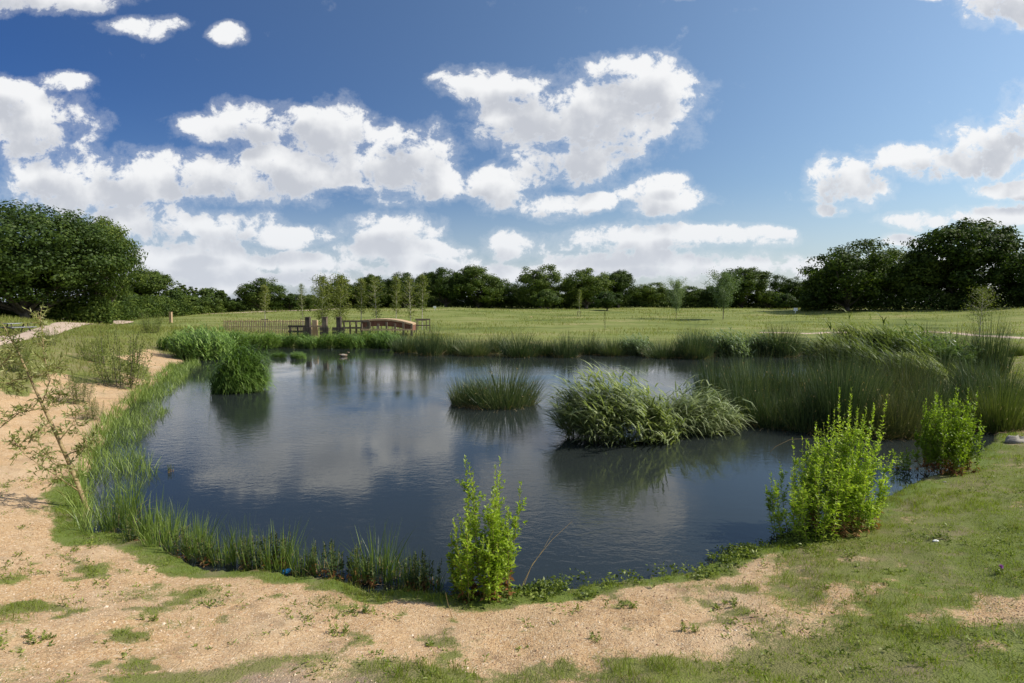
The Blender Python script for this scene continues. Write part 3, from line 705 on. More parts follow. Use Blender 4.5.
# slender young birches and silver willows
def make_sapling(name, Hh, Rw, mat, seed, n=900, leaf=.10, z0=.35, bark=M_birchbark, sway=.08, stake=True, round_=False):
    global rng
    save = rng; rng = np.random.default_rng(seed); root = thing(name, 'sapling', 'young tree')
    tk = MB(); tk.tube([(0, 0, -.1), (sway*.3, 0, Hh*.35), (sway, .02, Hh*.7), (sway*.6, 0, Hh)], [.035*Hh/4, .028*Hh/4, .018*Hh/4, .005], 6)
    L_ = MB(); nb = 34
    for k in range(nb):
        t_ = z0+(1-z0)*(k/nb)**.9; zb = t_*Hh*.97; th = k*2.4+rng.uniform(-.4, .4)
        prof = math.sin(PI*min(1, (t_-z0)/(1-z0)*.86+.14))**.7 if not round_ else math.sqrt(max(.02, 1-((t_-z0)/(1-z0)*2-1)**2))
        ln = Rw*prof*rng.uniform(.65, 1.1); b_ = np.array([sway*t_, 0, zb]); e = b_+np.array([math.cos(th)*ln, math.sin(th)*ln, ln*rng.uniform(.35, .9)])
        tk.tube([b_, (b_+e)/2+np.array([0, 0, .05]), e], [.010, .007, .003], 4)
        m_ = max(6, int(n/nb)); s = rng.uniform(.1, 1.05, m_)[:, None]
        ps = b_+(e-b_)*s+rng.normal(size=(m_, 3))*Rw*.12; dr = rng.normal(size=(m_, 3))+np.array([0, 0, -.5])
        v, f = leaves(ps, dr, leaf*rng.uniform(.6, 1.2, m_), leaf*.55); L_.add(v, f)
    L_.build('crown', mat, root); tk.build('trunk', bark, root)
    if stake:
        for s in (-1, 1): MB().box((s*.28, 0, .38), (.06, .06, .8)).build('stake', M_wood, root, smooth=False)
        MB().box((0, -.034, .7), (.64, .02, .07)).build('cross_bar', M_wood, root, smooth=False)
    rng = save; return root
SAP = Proto(make_sapling('birch_sapling', 4.0, .55, M_birch, 201, 1500, .10))
SAPW = Proto(make_sapling('birch_sapling', 3.6, 1.0, M_birch, 202, 3600, .10, .15, stake=False))
WIL = Proto(make_sapling('silver_willow', 4.4, 1.75, M_willow, 203, 6500, .13, .30, M_bark, round_=True, stake=False))
def puts(proto, h0, px, top, D, lab, grp, sw=1, cat=None):
    x, y, z = at(px, D); s = ((HORIZON-top)/FPX*D+CAMZ-z)/h0
    return proto.put((x, y, z), rng.uniform(-.3, .3), (s*sw, s*sw, s), lab, grp, cat=cat)
BG = 'young birches behind the pond'
SAP2 = Proto(make_sapling('birch_sapling', 4.0, .7, M_birch, 207, 1100, .10, .25, sway=-.12))
SAP3 = Proto(make_sapling('birch_sapling', 3.6, 1.3, M_birch, 208, 1500, .09, .28, sway=.15, stake=False))
puts(SAP, 4, 265, 284, 46, 'slender yellow green birch in front of the lone oak', BG, 1.0)
puts(SAP2, 4, 303, 283, 48, 'thin sparse birch between the lone oak and the wide birch clump', BG, .7)
puts(SAPW, 3.6, 322, 276, 44, 'left half of the wide yellow green birch clump above the timber posts', BG, .95)
puts(SAPW, 3.6, 340, 275, 46, 'right half of the wide yellow green birch clump above the timber posts', BG, 1.0)
puts(SAP, 4, 361, 277, 44, 'first slender birch right of the wide birch clump', BG, 1.1)
puts(SAP2, 4, 377, 276, 44, 'second slender birch right of the wide birch clump', BG, 1.1)
puts(SAP, 4, 396, 275, 44, 'third slender birch, above the middle of the arched walkway', BG, .95)
puts(SAP2, 4, 411, 276, 43, 'fourth slender birch, above the right end of the arched walkway', BG, .9)
puts(SAP, 4, 422, 273, 46, 'rightmost slender birch of the row right of the arched walkway', BG, 1.05)
puts(SAP, 4, 579, 289, 70, 'small pale sapling left of the bright green meadow bush', BG, .9)
puts(SAP3, 3.6, 980, 288, 34, 'yellow green spreading sapling in front of the tall right wood', BG, 1.0)
puts(SAP2, 4, 605, 311, 45, 'short thin sapling standing alone in the middle of the meadow', BG, .5)
puts(WIL, 4.4, 723, 276, 62, 'round silver green willow on a thin trunk in front of the domed oak', 'silver leaved young trees')
puts(WIL, 4.4, 676, 283, 64, 'paler thin silvery young tree left of the round willow', 'silver leaved young trees', .72)
def tree_guard(px, D, lab):
    t_ = thing('tree_guard', lab, 'tree guard', at(px, D), 0, 'timber tree guards')
    for s in (-1, 1): MB().box((s*.5, 0, .5), (.06, .06, 1.1)).build('post', M_wood, t_, smooth=False)
    MB().box((0, -.05, 1.0), (1.1, .025, .1)).build('rail', M_wood, t_, smooth=False)
    MB().box((0, -.05, .55), (1.1, .025, .08)).build('rail', M_wood, t_, smooth=False)
tree_guard(423, 42, 'brown timber tree guard under the rightmost slender birch')


# ------------------------------------------------------------------ pond plants
def make_rush(name, seed, n, Hh, Rw, mat, heads=True, lean=.55, wd=.011, wind=(0, 0)):
    global rng
    save = rng; rng = np.random.default_rng(seed); root = thing(name, 'rush', 'rushes')
    r = Rw*.45*np.sqrt(rng.random(n)); a = rng.uniform(0, 2*PI, n); base_ = np.stack([r*np.cos(a), r*np.sin(a), np.full(n, -.08)], 1)
    az = a+rng.normal(0, .5, n); ln = lean*(r/(Rw*.45))*rng.uniform(.3, 1.1, n); h = Hh*rng.uniform(.35, 1.08, n)*(1.05-.45*(r/(Rw*.45))**2)
    v, f = blades(base_, h, wd*rng.uniform(.7, 1.4, n), az, ln, rng.uniform(.0, .45, n), 4)
    MB().add(v, f).build('stems', mat, root)
    if heads:
        k = rng.random(n) < .05; m_ = int(k.sum()); th = ln[k]+.15; hh_ = h[k]*.78
        tp = base_[k]+np.stack([np.cos(az[k])*np.sin(th)*hh_, np.sin(az[k])*np.sin(th)*hh_, np.cos(th)*hh_], 1)
        v, f = leaves(tp, rng.normal(size=(m_, 3))+np.array([0, 0, 1.]), .05, .018); tag(MB().add(v, f).build('seed_heads', M_straw, root), kind='stuff')
    nl = n//12; r = Rw*.5*np.sqrt(rng.random(nl)); a = rng.uniform(0, 2*PI, nl)
    v, f = blades(np.stack([r*np.cos(a), r*np.sin(a), np.full(nl, -.02)], 1), Hh*.35, wd, a, rng.uniform(.5, 1.2, nl), 1.0, 3); MB().add(v, f).build('dead_stems', M_straw, root)
    rng = save; return root
def make_reed(name, seed, n, Hh, Rx, Ry, mat, wind=PI, bend=.35, leaf=.36, lw=.022, droop=1.3, spread=.85, fall=.35):
    global rng
    save = rng; rng = np.random.default_rng(seed); root = thing(name, 'reeds', 'reeds')
    a = rng.uniform(0, 2*PI, n); r = np.sqrt(rng.random(n)); bx = np.stack([r*np.cos(a)*Rx, r*np.sin(a)*Ry, np.full(n, -.1)], 1)
    h = Hh*rng.uniform(.6, 1.05, n)*(1-fall*r**2); az = wind+rng.normal(0, .7, n); ln = bend*rng.uniform(.1, 1, n)+.35*r*0; bd = rng.uniform(.1, .55, n)
    st = MB(); v, f = blades(bx, h, .007, az, ln, bd, 4, tip=.4); st.add(v, f); st.build('stems', mat, root)
    lf = MB()
    for q in range(11):
        t_ = rng.uniform(.02 if q > 7 else .25, 1.0, n); seg = h*t_; th = ln+bd*t_*.5
        ps = bx+np.stack([np.cos(az)*np.sin(th)*seg, np.sin(az)*np.sin(th)*seg, np.cos(th)*seg], 1)
        la = wind+rng.normal(0, spread, n)
        v, f = blades(ps, leaf*rng.uniform(.6, 1.2, n), lw*rng.uniform(.6, 1.2, n), la, rng.uniform(.45, 1.0, n), droop*rng.uniform(.5, 1.2, n), 3, faz=la+PI/2+rng.normal(0, .35, n)); lf.add(v, f)
    lf.build('leaves', mat, root)
    rng = save; return root
RU = [Proto(make_rush('rush_clump', 301, 1900, 1.3, 1.3, M_rush)), Proto(make_rush('rush_clump', 302, 1200, 1.25, 1.1, M_rush, lean=.4)), Proto(make_rush('rush_clump', 303, 1400, 1.2, 1.5, M_rush, lean=.75))]
RD = Proto(make_rush('rush_clump', 304, 1500, 1.25, 1.3, M_rushy, lean=.5))
def wat(px, py, z=0.0): p = P(px, py, z); return (p[0], p[1], z)
RG = 'dark rush clumps in the pond'
# island rush in the middle
RU[2].put(wat(504, 405), .4, (1.2, .95, 1.08), 'dark rush clump standing alone in open water in the middle of the pond', RG)
dup(RU[1].root, wat(468, 404), 2.0, (1.0, .8, .72), 'lower lopsided left half of the rush clump in the middle of the pond', group=RG)
sp_ = [(716,404,1,1.05,'dark rush filling in right behind the lower drooping reed clump'),(755,410,0,1.05,'dark rush between the front and second rows at the left of the island'),(795,413,2,1.1,'dark rush in the middle of the island, left of the tall double plant tips'),(842,418,1,1.15,'dark rush just above the tips of the double leafy plant'),(832,388,0,1.1,'dark rush at the back of the island below the tall pale reeds'),(900,395,2,1.2,'dark rush between tall pale reeds and the single right leafy plant'),(1002,404,0,1.2,'dark rush beside the round yellow green rush, in the water'),(930,426,0,1.0,'dark rush in the front row hidden behind the single right leafy plant'),(708,418,0,.8,'leftmost dark rush of the right hand island, behind the pale arching reeds'),(740,421,1,.95,'second dark rush of the right hand island from the pale arching reeds'),(772,424,2,1.0,'third dark rush of the right hand island, at its front edge'),(806,428,0,.95,'dark rush just behind the tall left stems of the double leafy plant'),
 (838,431,1,1.0,'dark rush directly behind the double leafy plant at the water edge'),(868,434,2,.95,'dark rush between the double leafy plant and the single right leafy plant, front row'),(896,434,0,.9,'dark rush touching the left side of the single right leafy plant'),
 (745,398,2,1.0,'sparse dark rush in the second row of the island, left end'),(782,401,0,1.05,'dark rush in the second row of the island above the double leafy plant'),(822,404,1,1.1,'dark rush in the second row of the island, centre'),(905,408,2,1.1,'dark rush behind the single right leafy plant'),(948,412,0,1.1,'dark rush right behind the top of the single right leafy plant'),
 (940,385,1,1.2,'tall dark rush in the back row left of the right bank'),(975,392,2,1.25,'tall dark rush by the right bank, front'),(990,376,0,1.35,'tall dark rush by the right bank, back'),(955,366,1,1.4,'tall dark rush at the far right corner of the pond'),(970,420,1,.9,'dark rush between the single leafy plant and the round yellow green rush'),
 (862,410,0,1.1,'dark rush in the second row, right of centre'),(880,372,2,1.2,'dark rush below the tall pale reeds at the back'),(925,360,0,1.3,'dark rush right of the tall pale reeds at the back')]
RU.append(Proto(make_rush('rush_clump', 309, 1300, 1.25, 1.2, M_rushb, lean=.9)))
RU.append(Proto(make_rush('rush_clump', 310, 900, 1.35, .9, M_rush, lean=.35, wd=.013)))
for q_, (px, py, k, s, lab) in enumerate(sp_): RU[(k+q_*2) % 5].put(wat(px, py), rng.uniform(0, 6), (s*.86, s*.86, s*rng.uniform(.75, 1.45)), lab, RG)
g_ = G(1000, 430); RD.put(g_, .3, (.8, .8, .98), 'round yellow green rush on the right bank beside the pale stone', 'rushes on the right bank')
RD.put(G(1016, 356), 1.3, .55, 'small yellow green tuft on the right bank beyond the round rush', 'rushes on the right bank')
# far shore
FG = 'rush clumps along the far shore'
words = 'first second third fourth fifth sixth seventh eighth ninth tenth eleventh twelfth thirteenth fourteenth fifteenth sixteenth seventeenth eighteenth nineteenth twentieth'.split()
farx = [(408,352,1.1),(430,355,1.05),(452,353,.95),(474,355,1.1),(497,353,.95),(520,356,1.15),(545,355,.9),(566,357,.95),(590,354,.85),(613,355,1.05),(640,353,1.0),(664,357,1.15),(694,358,1.15),(722,355,.9),(752,354,1.05),(779,356,1.15),(800,354,1.1)]
for k, (px, py, s) in enumerate(farx):
    RU[k % 3].put(wat(px, py), k*1.3, (s*1.05, s*1.1, s*rng.uniform(.72, 1.3)), words[k]+' dark rush clump from the left along the far shore', FG)
REEDG = [Proto(make_reed('reed_clump', 401, 420, 1.15, 1.3, .7, M_reedg, wind=0.3, bend=.3, leaf=.30, lw=.03)), Proto(make_reed('reed_clump', 402, 340, 1.05, 1.0, .7, M_reedg, wind=2.8, bend=.3, leaf=.30, lw=.03))]
GG = 'bright green reed clumps at the far left shore'
gx = [(190,354,1.35),(207,359,1.4),(222,350,1.0),(240,348,.95),(258,348,.9),(276,347,.85),(294,347,.8),(313,348,.75),(332,348,.85),(352,348,.9),(372,347,.95),(390,348,1.0)]
for k, (px, py, s) in enumerate(gx):
    REEDG[k % 2].put(wat(px, py), rng.uniform(-.3, .3), (s*1.05, s, s*rng.uniform(1.0, 1.25)), words[k]+' bright green reed clump from the left along the far left shore', GG)
SILV = Proto(make_reed('reed_clump', 403, 240, 1.2, .8, .6, M_willow, wind=2.9, bend=.4, leaf=.22, lw=.04))
for (px, py, s, lab) in ((640,351,1.0,'silvery leafy clump at the far shore left of the willow'),(732,352,1.25,'silvery leafy clump at the far shore directly below the round willow'),(765,351,1.1,'silvery leafy clump at the far shore right of the round willow'),(700,350,1.0,'silvery leafy clump at the far shore left below the round willow')):
    SILV.put(wat(px, py+4), 0, s*1.12, lab, 'silvery clumps on the far shore')
for (px, py, s, lab) in ((905,364,1.7,'bushy silvery clump behind the tall pale reeds at the back right'),(940,374,1.5,'bushy silvery clump beside the right bank rushes')):
    SILV.put(wat(px, py), 1.0, s, lab, 'silvery clumps on the far shore')
# reed islands
I1 = Proto(make_reed('reed_island', 405, 560, 1.5, .78, .6, M_reedg, wind=-.35, bend=.45, leaf=.55, lw=.028, droop=1.7, spread=.6, fall=.72))
I1.put(wat(236, 390), 0, (.95, .95, 1.12), 'rounded green reed island with wind combed leaves near the left shore', 'reed islands', cat='reeds')
I2 = Proto(make_reed('reed_island', 406, 460, 1.85, 1.18, .7, M_reed, wind=PI+.1, bend=.6, leaf=.48, lw=.034, droop=1.2, spread=.8, fall=.66))
I2.put(wat(628, 437), 0, (1.0, 1, .90), 'large pale green arching reed clump in the middle right of the pond', 'reed islands', cat='reeds')
I3 = Proto(make_reed('reed_island', 407, 210, 1.12, .85, .5, M_reed, wind=.1, bend=.5, leaf=.5, lw=.03, droop=1.9, spread=.9, fall=.6))
I3.put(wat(682, 431), 0, 1.0, 'lower drooping reed clump attached to the right of the large pale arching reeds', 'reed islands', cat='reeds')
I4 = Proto(make_reed('reed_clump', 408, 190, 1.9, .9, .8, M_reedd, wind=PI-.2, bend=.4, leaf=.5, lw=.036, droop=1.1, spread=.6))
TG = 'tall pale reeds in the back right of the pond'
for (px, py, s, lab) in ((850,385,1.12,'leftmost of the tall pale reed clumps at the back right of the pond'),(878,392,1.0,'middle front tall pale reed clump above the double leafy plant'),(905,378,1.2,'tall pale reed clump left of the dark hollow at the back right'),(868,366,1.25,'rearmost tall pale reed clump towards the far right shore'),(925,392,.8,'tall pale reed clump just above the single right leafy plant')):
    I4.put(wat(px, py), rng.uniform(-.3, .3), s, lab, TG)
for (px, py, s, lab, pr) in ((278,358,.28,'tiny brownish tuft in the water left of the small green tuft',0),(299,359,.36,'tiny bright green tuft in the water right of the brownish tuft',1)):
    REEDG[pr].put(wat(px, py), 0, (s, s, s*1.1), lab, 'tiny tufts in the water')

# front edge clumps
def make_iris(name, seed, n, Hh, Rw, mat=M_sedge):
    global rng
    save = rng; rng = np.random.default_rng(seed); root = thing(name, 'sedge', 'water plant')
    r = Rw*np.sqrt(rng.random(n)); a = rng.uniform(0, 2*PI, n)
    v, f = blades(np.stack([r*np.cos(a), r*np.sin(a), np.full(n, -.08)], 1), Hh*rng.uniform(.45, 1.1, n), .0105*rng.uniform(.6, 1.2, n), a+rng.normal(0, .6, n), rng.uniform(0, .28, n), rng.uniform(0, .75, n)*(rng.random(n) < .7), 5)
    MB().add(v, f).build('blades', mat, root)
    m_ = n//5; r = Rw*np.sqrt(rng.random(m_)); a = rng.uniform(0, 2*PI, m_)
    v, f = blades(np.stack([r*np.cos(a), r*np.sin(a), np.full(m_, -.04)], 1), Hh*.5, .009, a, rng.uniform(.2, .9, m_), 1.1, 4); MB().add(v, f).build('withered_blades', M_straw, root)
    rng = save; return root
def make_leafy(name, cat, seed, ns, Hh, Rw, mat, leaf, lw, stemr=.004, dead=0.0, spread=.25, per=34, branch=0, basemat=M_stem, leanx=0.0, tops=None, bushy=0.0):
    global rng
    save = rng; rng = np.random.default_rng(seed); root = thing(name, 'plant', cat)
    S = MB(); L_ = MB(); Dm = MB()
    for k in range(ns):
        r = Rw*.4*math.sqrt(rng.random()); a = rng.uniform(0, 2*PI); b_ = np.array([r*math.cos(a), r*math.sin(a), -.05])
        h = Hh*(rng.uniform(.62, 1.0) if k > 2 else rng.uniform(.92, 1.03))*(1-.38*(r/(Rw*.4))**1.6*(branch > 0 and k > 4)); ln = spread*(r/(Rw*.4+1e-6))*rng.uniform(.4, 1.1); a2 = a+rng.normal(0, .4)
        pts = []; p = b_.copy(); th = ln
        for q in range(7):
            pts.append(p.copy()); p = p+np.array([math.cos(a2)*math.sin(th)+leanx, math.sin(a2)*math.sin(th), math.cos(th)])*h/6; th *= .92; a2 += rng.normal(0, .25); th += rng.normal(0, .035)
        pts = np.array(pts); S.tube(pts, np.linspace(stemr, stemr*.3, 7), 5)
        m_ = int(per*h/Hh*1.4); t_ = np.sort(rng.uniform(.08, 1, m_)); seg = t_*6; i0 = np.minimum(seg.astype(int), 5); fr = (seg-i0)[:, None]
        ps = pts[i0]*(1-fr)+pts[i0+1]*fr; la = np.arange(m_)*2.4+rng.normal(0, .4, m_)
        up_ = (.25+1.2*t_**3+rng.normal(0, .25, m_)); dr = np.stack([np.cos(la), np.sin(la), up_], 1)
        sz = leaf*(1-.62*t_**2)*rng.uniform(.7, 1.2, m_)
        isd = (t_ < dead*rng.uniform(.5, 1.3, m_))
        for q in range(branch):
            tb = rng.uniform(.18, .80); i1 = int(tb*6); pb = pts[i1]*(1-(tb*6-i1))+pts[min(i1+1, 6)]*(tb*6-i1); ab = rng.uniform(0, 2*PI); lb = h*rng.uniform(.12, .26)*(1.15-tb)
            dv = np.array([math.cos(ab)*.75, math.sin(ab)*.75, 1.0]); tip_ = pb+dv*lb; S.tube([pb, (pb+tip_)/2+np.array([0, 0, -.01]), tip_], [stemr*.5, stemr*.35, stemr*.15], 4)
            mb_ = 18; sb = rng.uniform(.1, 1.05, mb_)[:, None]; db = rng.normal(size=(mb_, 3))*(1, 1, .5)+np.array([0, 0, .5])
            v, f = leaves(pb+(tip_-pb)*sb, db, leaf*.75*rng.uniform(.5, 1.1, mb_)*(1.1-.5*sb[:, 0]), leaf*.75*lw*.9, up=np.array([0, 0, 1.]), fold=.08); (Dm if tb < dead*.7 else L_).add(v, f)
        if bushy: ps = ps+rng.normal(size=ps.shape)*bushy*(1-t_)[:, None]
        for sel, M_ in ((~isd, L_), (isd, Dm)):
            if sel.sum():
                dd = dr[sel].copy()
                if M_ is Dm: dd[:, 2] = rng.uniform(-1, .1, sel.sum())
                v, f = leaves(ps[sel], dd, sz[sel], sz[sel]*lw, up=np.array([0, 0, 1.]), fold=.08); M_.add(v, f)
    S.build('stems', basemat, root); L_.build('foliage', mat, root)
    if Dm.v: Dm.build('withered_leaves', M_dead, root)
    if tops is not None: pass
    rng = save; return root
IR = [Proto(make_iris('sedge_clump', 501, 90, .50, .13)), Proto(make_iris('sedge_clump', 502, 70, .44, .16)), Proto(make_iris('sedge_clump', 503, 110, .58, .17))]
MI = Proto(make_leafy('water_mint', 'water plant', 511, 9, .42, .28, M_mint, .05, .5, .004, .35, .2, 34))
front = [(118,530,2,1.0),(140,541,0,1.05),(160,548,2,.95),(181,553,1,1.05),(200,557,2,.9),(222,562,0,1.0),(240,560,2,.85),(263,569,1,1.0),(281,571,2,.95),(303,573,0,.8),(324,572,1,.85),(362,580,0,.72),(380,577,2,1.05),(398,583,1,.9),(412,586,0,.85),(432,587,1,.72),(150,530,1,1.1),(172,536,0,1.0),(128,512,2,1.0),(198,541,0,.8)]
for k, (px, py, q, s) in enumerate(front):
    IR[q].put(wat(px, py, 0.0), rng.uniform(0, 6), (s*.82, s*.82, s*rng.uniform(.85, 1.15)), ['upright', 'leaning', 'dense'][q]+' green sedge clump, '+(words[sorted(a[0] for a in front).index(px)])+' from the left along the near water edge', 'sedge clumps along the near water edge')
mint = [(208,562,.85),(250,566,.9),(268,572,1.0),(276,565,1.05),(338,577,1.1),(352,580,.9),(370,583,.8),(418,588,.9),(428,583,.95),(190,556,.9),(136,548,.8),(312,575,.8)]
ms = sorted(a[0] for a in mint)
for (px, py, s) in mint:
    MI.put(wat(px, py), rng.uniform(0, 6), s, 'dark leafy water mint, '+words[ms.index(px)]+' from the left along the near edge', 'water mint along the near edge')
MI.put(wat(171, 472), .3, .35, 'tiny dark plant poking from open water off the left sedge band', 'water mint along the near edge')
# bright willowherbs
WG = 'bright leafy willowherbs at the water edge'
hp = Proto(make_leafy('willowherb', 'plant', 521, 30, 1.28, .66, M_herb, .075, .36, .005, .24, .17, 90, leanx=-.03, branch=11))
hp.put(wat(486, 598, .02), .5, (1.0, 1.0, 1.0), 'bright green leafy plant with two spires at the centre of the near edge', WG)
h2 = Proto(make_leafy('willowherb', 'plant', 522, 50, 1.66, .92, M_herb, .075, .36, .005, .26, .17, 100, leanx=-.035, branch=13))
g_ = G(838, 528); h2.put((g_[0], g_[1], max(0, g_[2])), 1.9, (.93, .93, .96), 'larger bright green plant of the touching pair on the right edge, rusty at its foot', WG)
h3 = Proto(make_leafy('willowherb', 'plant', 523, 20, 1.28, .8, M_herb, .075, .30, .004, .08, .30, 80, leanx=-.05, branch=8))
h3.put(wat(800, 538, .03), .2, (.95, .95, .95), 'thinner darker left plant of the touching pair on the right edge', WG)
g_ = G(947, 472); h4 = Proto(make_leafy('willowherb', 'plant', 524, 50, 1.46, 1.05, M_herb, .085, .38, .005, .24, .15, 90, leanx=-.02, branch=13))
h4.put((g_[0], g_[1], max(0, g_[2])), 1.2, (.84, .84, 1.0), 'single broad bright green plant on the right bank edge', WG)
h5 = Proto(make_leafy('willowherb', 'plant', 525, 5, .40, .2, M_herb, .09, .3, .004, .2, .4, 40))
h5.put(wat(904, 470), 0, 1.0, 'small bright sprig in the water between the two right hand leafy plants', WG)
# dry arching stems
def stem(pts, r, lab, mat=M_straw, name='dry_stem'):
    pts = np.array(pts, float); mb = MB(); mb.tube(pts-pts[0], np.linspace(r, r*.4, len(pts)), 5)
    return tag(mb.build(name, mat, loc=tuple(pts[0])), lab, 'dry stem', 'dry stems at the water edge')
b0 = np.array(wat(520, 590)); stem([b0, b0+(.12, .1, .2), b0+(.3, .2, .38), b0+(.5, .3, .52)], .0035, 'dry grey stem arching right from the central bright plant')
stem([b0+(.02, 0, 0), b0+(.1, .1, .16), b0+(.22, .18, .3), b0+(.32, .25, .45)], .003, 'shorter dry grey stem beside the central bright plant')
b0 = np.array(wat(770, 452)); stem([b0, b0+(.1, 0, .1), b0+(.4, .1, .2), b0+(.75, .1, .22)], .004, 'pale bent stem low over the water left of the right hand plants')
b0 = np.array(G(452, 617)); stem([b0, b0+(-.03, 0, .1), b0+(-.05, .0, .2)], .003, 'single thin straw on the bank below the central bright plant')

# ------------------------------------------------------------------ leaning young willow, left foreground
def px3(px, py, D): d = ray(px, py); return d*(D/d[1])+np.array([0, 0, CAMZ])
b0 = np.array(G(88, 510)); Dw = b0[1]
wl = thing('willow_sapling', 'young willow with a thin leaning stem at the left foreground water edge', 'young tree', tuple(b0))
tk = MB(); lf = MB()
def limb(pl, r0, r1, nleaf, L=.085):
    pts = np.array([px3(a, b_, Dw+c) for a, b_, c in pl])-b0
    tk.tube(pts, np.linspace(r0, r1, len(pts)), 7)
    return pts
main = limb([(88,511,0),(70,465,.02),(52,425,.05),(42,404,.05),(30,378,.1),(18,352,.1),(4,326,.1)], .028, .006, 0)
subs = [[(44,408,.05),(20,412,-.1),(-15,440,-.2),(-40,480,-.2)],[(52,425,.05),(40,432,-.2),(28,442,-.3)],[(42,404,.05),(50,380,0),(44,355,0),(42,330,.1),(38,312,.1)],[(46,412,0),(58,400,.2),(62,392,.2)],
        [(60,440,0),(72,425,.1),(76,415,.1)],[(30,378,.1),(14,380,0),(2,388,0)],[(18,352,.1),(8,358,0),(-6,372,0)],[(72,468,0),(55,462,-.1),(40,450,-.1)],[(80,492,0),(60,478,-.2),(25,455,-.3),(12,440,-.3)],[(30,378,0),(48,372,.2),(60,368,.3)],[(66,455,0),(84,448,.1),(96,440,.1)]]
ends = [main[4:]]
for s in subs: ends.append(limb(s, .009, .002, 0))
for q, pts in enumerate(ends):
    for a in range(len(pts)-1):
        A0, B0 = pts[a], pts[a+1]; n_ = 42 if a else 22
        for u in rng.uniform(0, 1, n_//4+1):
            c = A0+(B0-A0)*u; tw = unit(rng.normal(size=3)+np.array([0, 0, .6]))*rng.uniform(.08, .2); tk.tube([c, c+tw*.5+np.array([0,0,.01]), c+tw], [.0035, .0025, .001], 4)
            m_ = 12; s_ = rng.uniform(.15, 1.1, m_)[:, None]
            v, f = leaves(c+tw*s_, tw*4+rng.normal(size=(m_, 3))*.6, rng.uniform(.045, .085, m_), .016, fold=.05); lf.add(v, f)
lf.build('foliage', M_sallow, wl); tk.build('trunk', M_twig, wl)
g_ = G(120, 386); sh = Proto(make_leafy('birch_shrub', 'shrub', 531, 26, 1.75, 1.3, M_shrub, .075, .6, .008, 0, .42, 135, basemat=M_bark, bushy=.2))
sh.put((g_[0], g_[1], g_[2]), 0, (1, 1, 1), 'leafy green shrub with several stems on the left gravel bank', 'shrubs on the left bank')
for (px, py, s, lab) in ((96,362,.62,'low brownish shrub left behind the leafy shrub on the gravel bank'),(78,402,.45,'small weedy shrub on gravel right of the leaning willow stem'),(50,345,.42,'small pale shrub in rough grass near the path'),(150,333,.8,'rearmost low shrub on the left bank before the path'),(18,372,.5,'low shrub at the far left edge beside the willow crown'),(92,420,.3,'small weed on gravel beside the left sedge band')):
    g_ = G(px, py); sh.put(g_, rng.uniform(0, 6), s, lab, 'shrubs on the left bank')
# weeds on the gravel
wd_ = [Proto(make_leafy('gravel_weed', 'weed', 541, 6, .13, .14, M_weed, .045, .4, .0022, .1, .5, 16)), Proto(make_leafy('gravel_weed', 'weed', 542, 9, .06, .22, M_weed, .05, .42, .002, .1, .9, 12))]
wl_ = [(358,614,0,1.0,'upright green weed on gravel below the near edge mint'),(369,612,0,.7,'smaller upright weed right of the upright weed on gravel'),(338,634,0,.9,'weed at the edge of the bare earth patch'),(345,640,1,1.0,'flat weed right of the bare earth patch'),(222,590,1,1.1,'flat weed on gravel below the sedges'),(36,640,0,.9,'weed on gravel near the lower left corner'),(40,643,1,.9,'flat rosette beside the lower left weed'),(97,647,1,.7,'dark flat rosette on gravel in the lower left'),
 (150,620,0,.8,'small upright weed in the middle of the left gravel'),(137,642,1,.7,'grassy rosette below the middle left gravel weed'),(183,636,1,.6,'dark rosette on gravel left of the bare earth patch'),(196,650,1,.9,'green rosette left of the bare earth patch'),(430,650,1,1.0,'green rosette at the lower middle edge'),(525,652,1,.7,'dark rosette right of the lower middle edge'),(596,640,0,.6,'weed on the gravel below the low fringe'),(690,630,0,.8,'weed pair on sand in the lower middle right'),
 (728,612,1,1.2,'broad dark rosette where sand meets turf'),(730,605,0,.9,'upright weed behind the broad dark rosette'),(940,538,0,.9,'dark weed beside the pale stone on the right turf'),(870,570,1,1.5,'wide green rosette on the right turf'),(905,575,1,1.2,'second green rosette on the right turf, further right'),(628,607,0,.8,'small bushy weed on the gravel below the fringe'),(12,655,1,.6,'rosette in the lower left corner'),(70,560,1,.6,'rosette on gravel below the willow foot')]
for (px, py, k, s, lab) in wl_: wd_[k].put(G(px, py), rng.uniform(0, 6), s, lab, 'weeds on the near bank')

# ------------------------------------------------------------------ small things
def rock(name, size, seed, mat, loc, lab, squash=.55):
    r_ = np.random.default_rng(seed); n_, m_ = 14, 9; V_ = []
    for a in range(m_):
        ph = PI*a/(m_-1)
        for b_ in range(n_):
            th = 2*PI*b_/n_; q = 1+.18*math.sin(3*th+seed)+.12*math.sin(5*ph+th*2)+r_.normal(0, .05)
            V_.append((size*q*math.sin(ph)*math.cos(th)*1.3, size*q*math.sin(ph)*math.sin(th), size*q*squash*math.cos(ph)))
    F_ = [(a*n_+b_, (a+1)*n_+b_, (a+1)*n_+(b_+1) % n_, a*n_+(b_+1) % n_) for a in range(m_-1) for b_ in range(n_)]
    return tag(MB().add(V_, F_).build(name, mat, loc=loc), lab, 'stone', 'stones')
rock('stone', .17, 3, M_stone, G(1018, 442), 'pale flat stone at the right edge by the round rush')
rock('stone', .12, 4, M_stone, G(1004, 366), 'small grey stone beyond the round rush on the right bank')
rock('stone', .022, 5, M_white, G(936, 541), 'small white stone on the right turf')
rock('stone', .02, 6, M_stone, G(945, 470+12), 'little grey stone at the foot of the single right plant')
p_ = wat(287, 573); bt = thing('plastic_bottle', 'bright blue plastic litter floating at the near water edge', 'litter', (p_[0], p_[1], .0), .5)
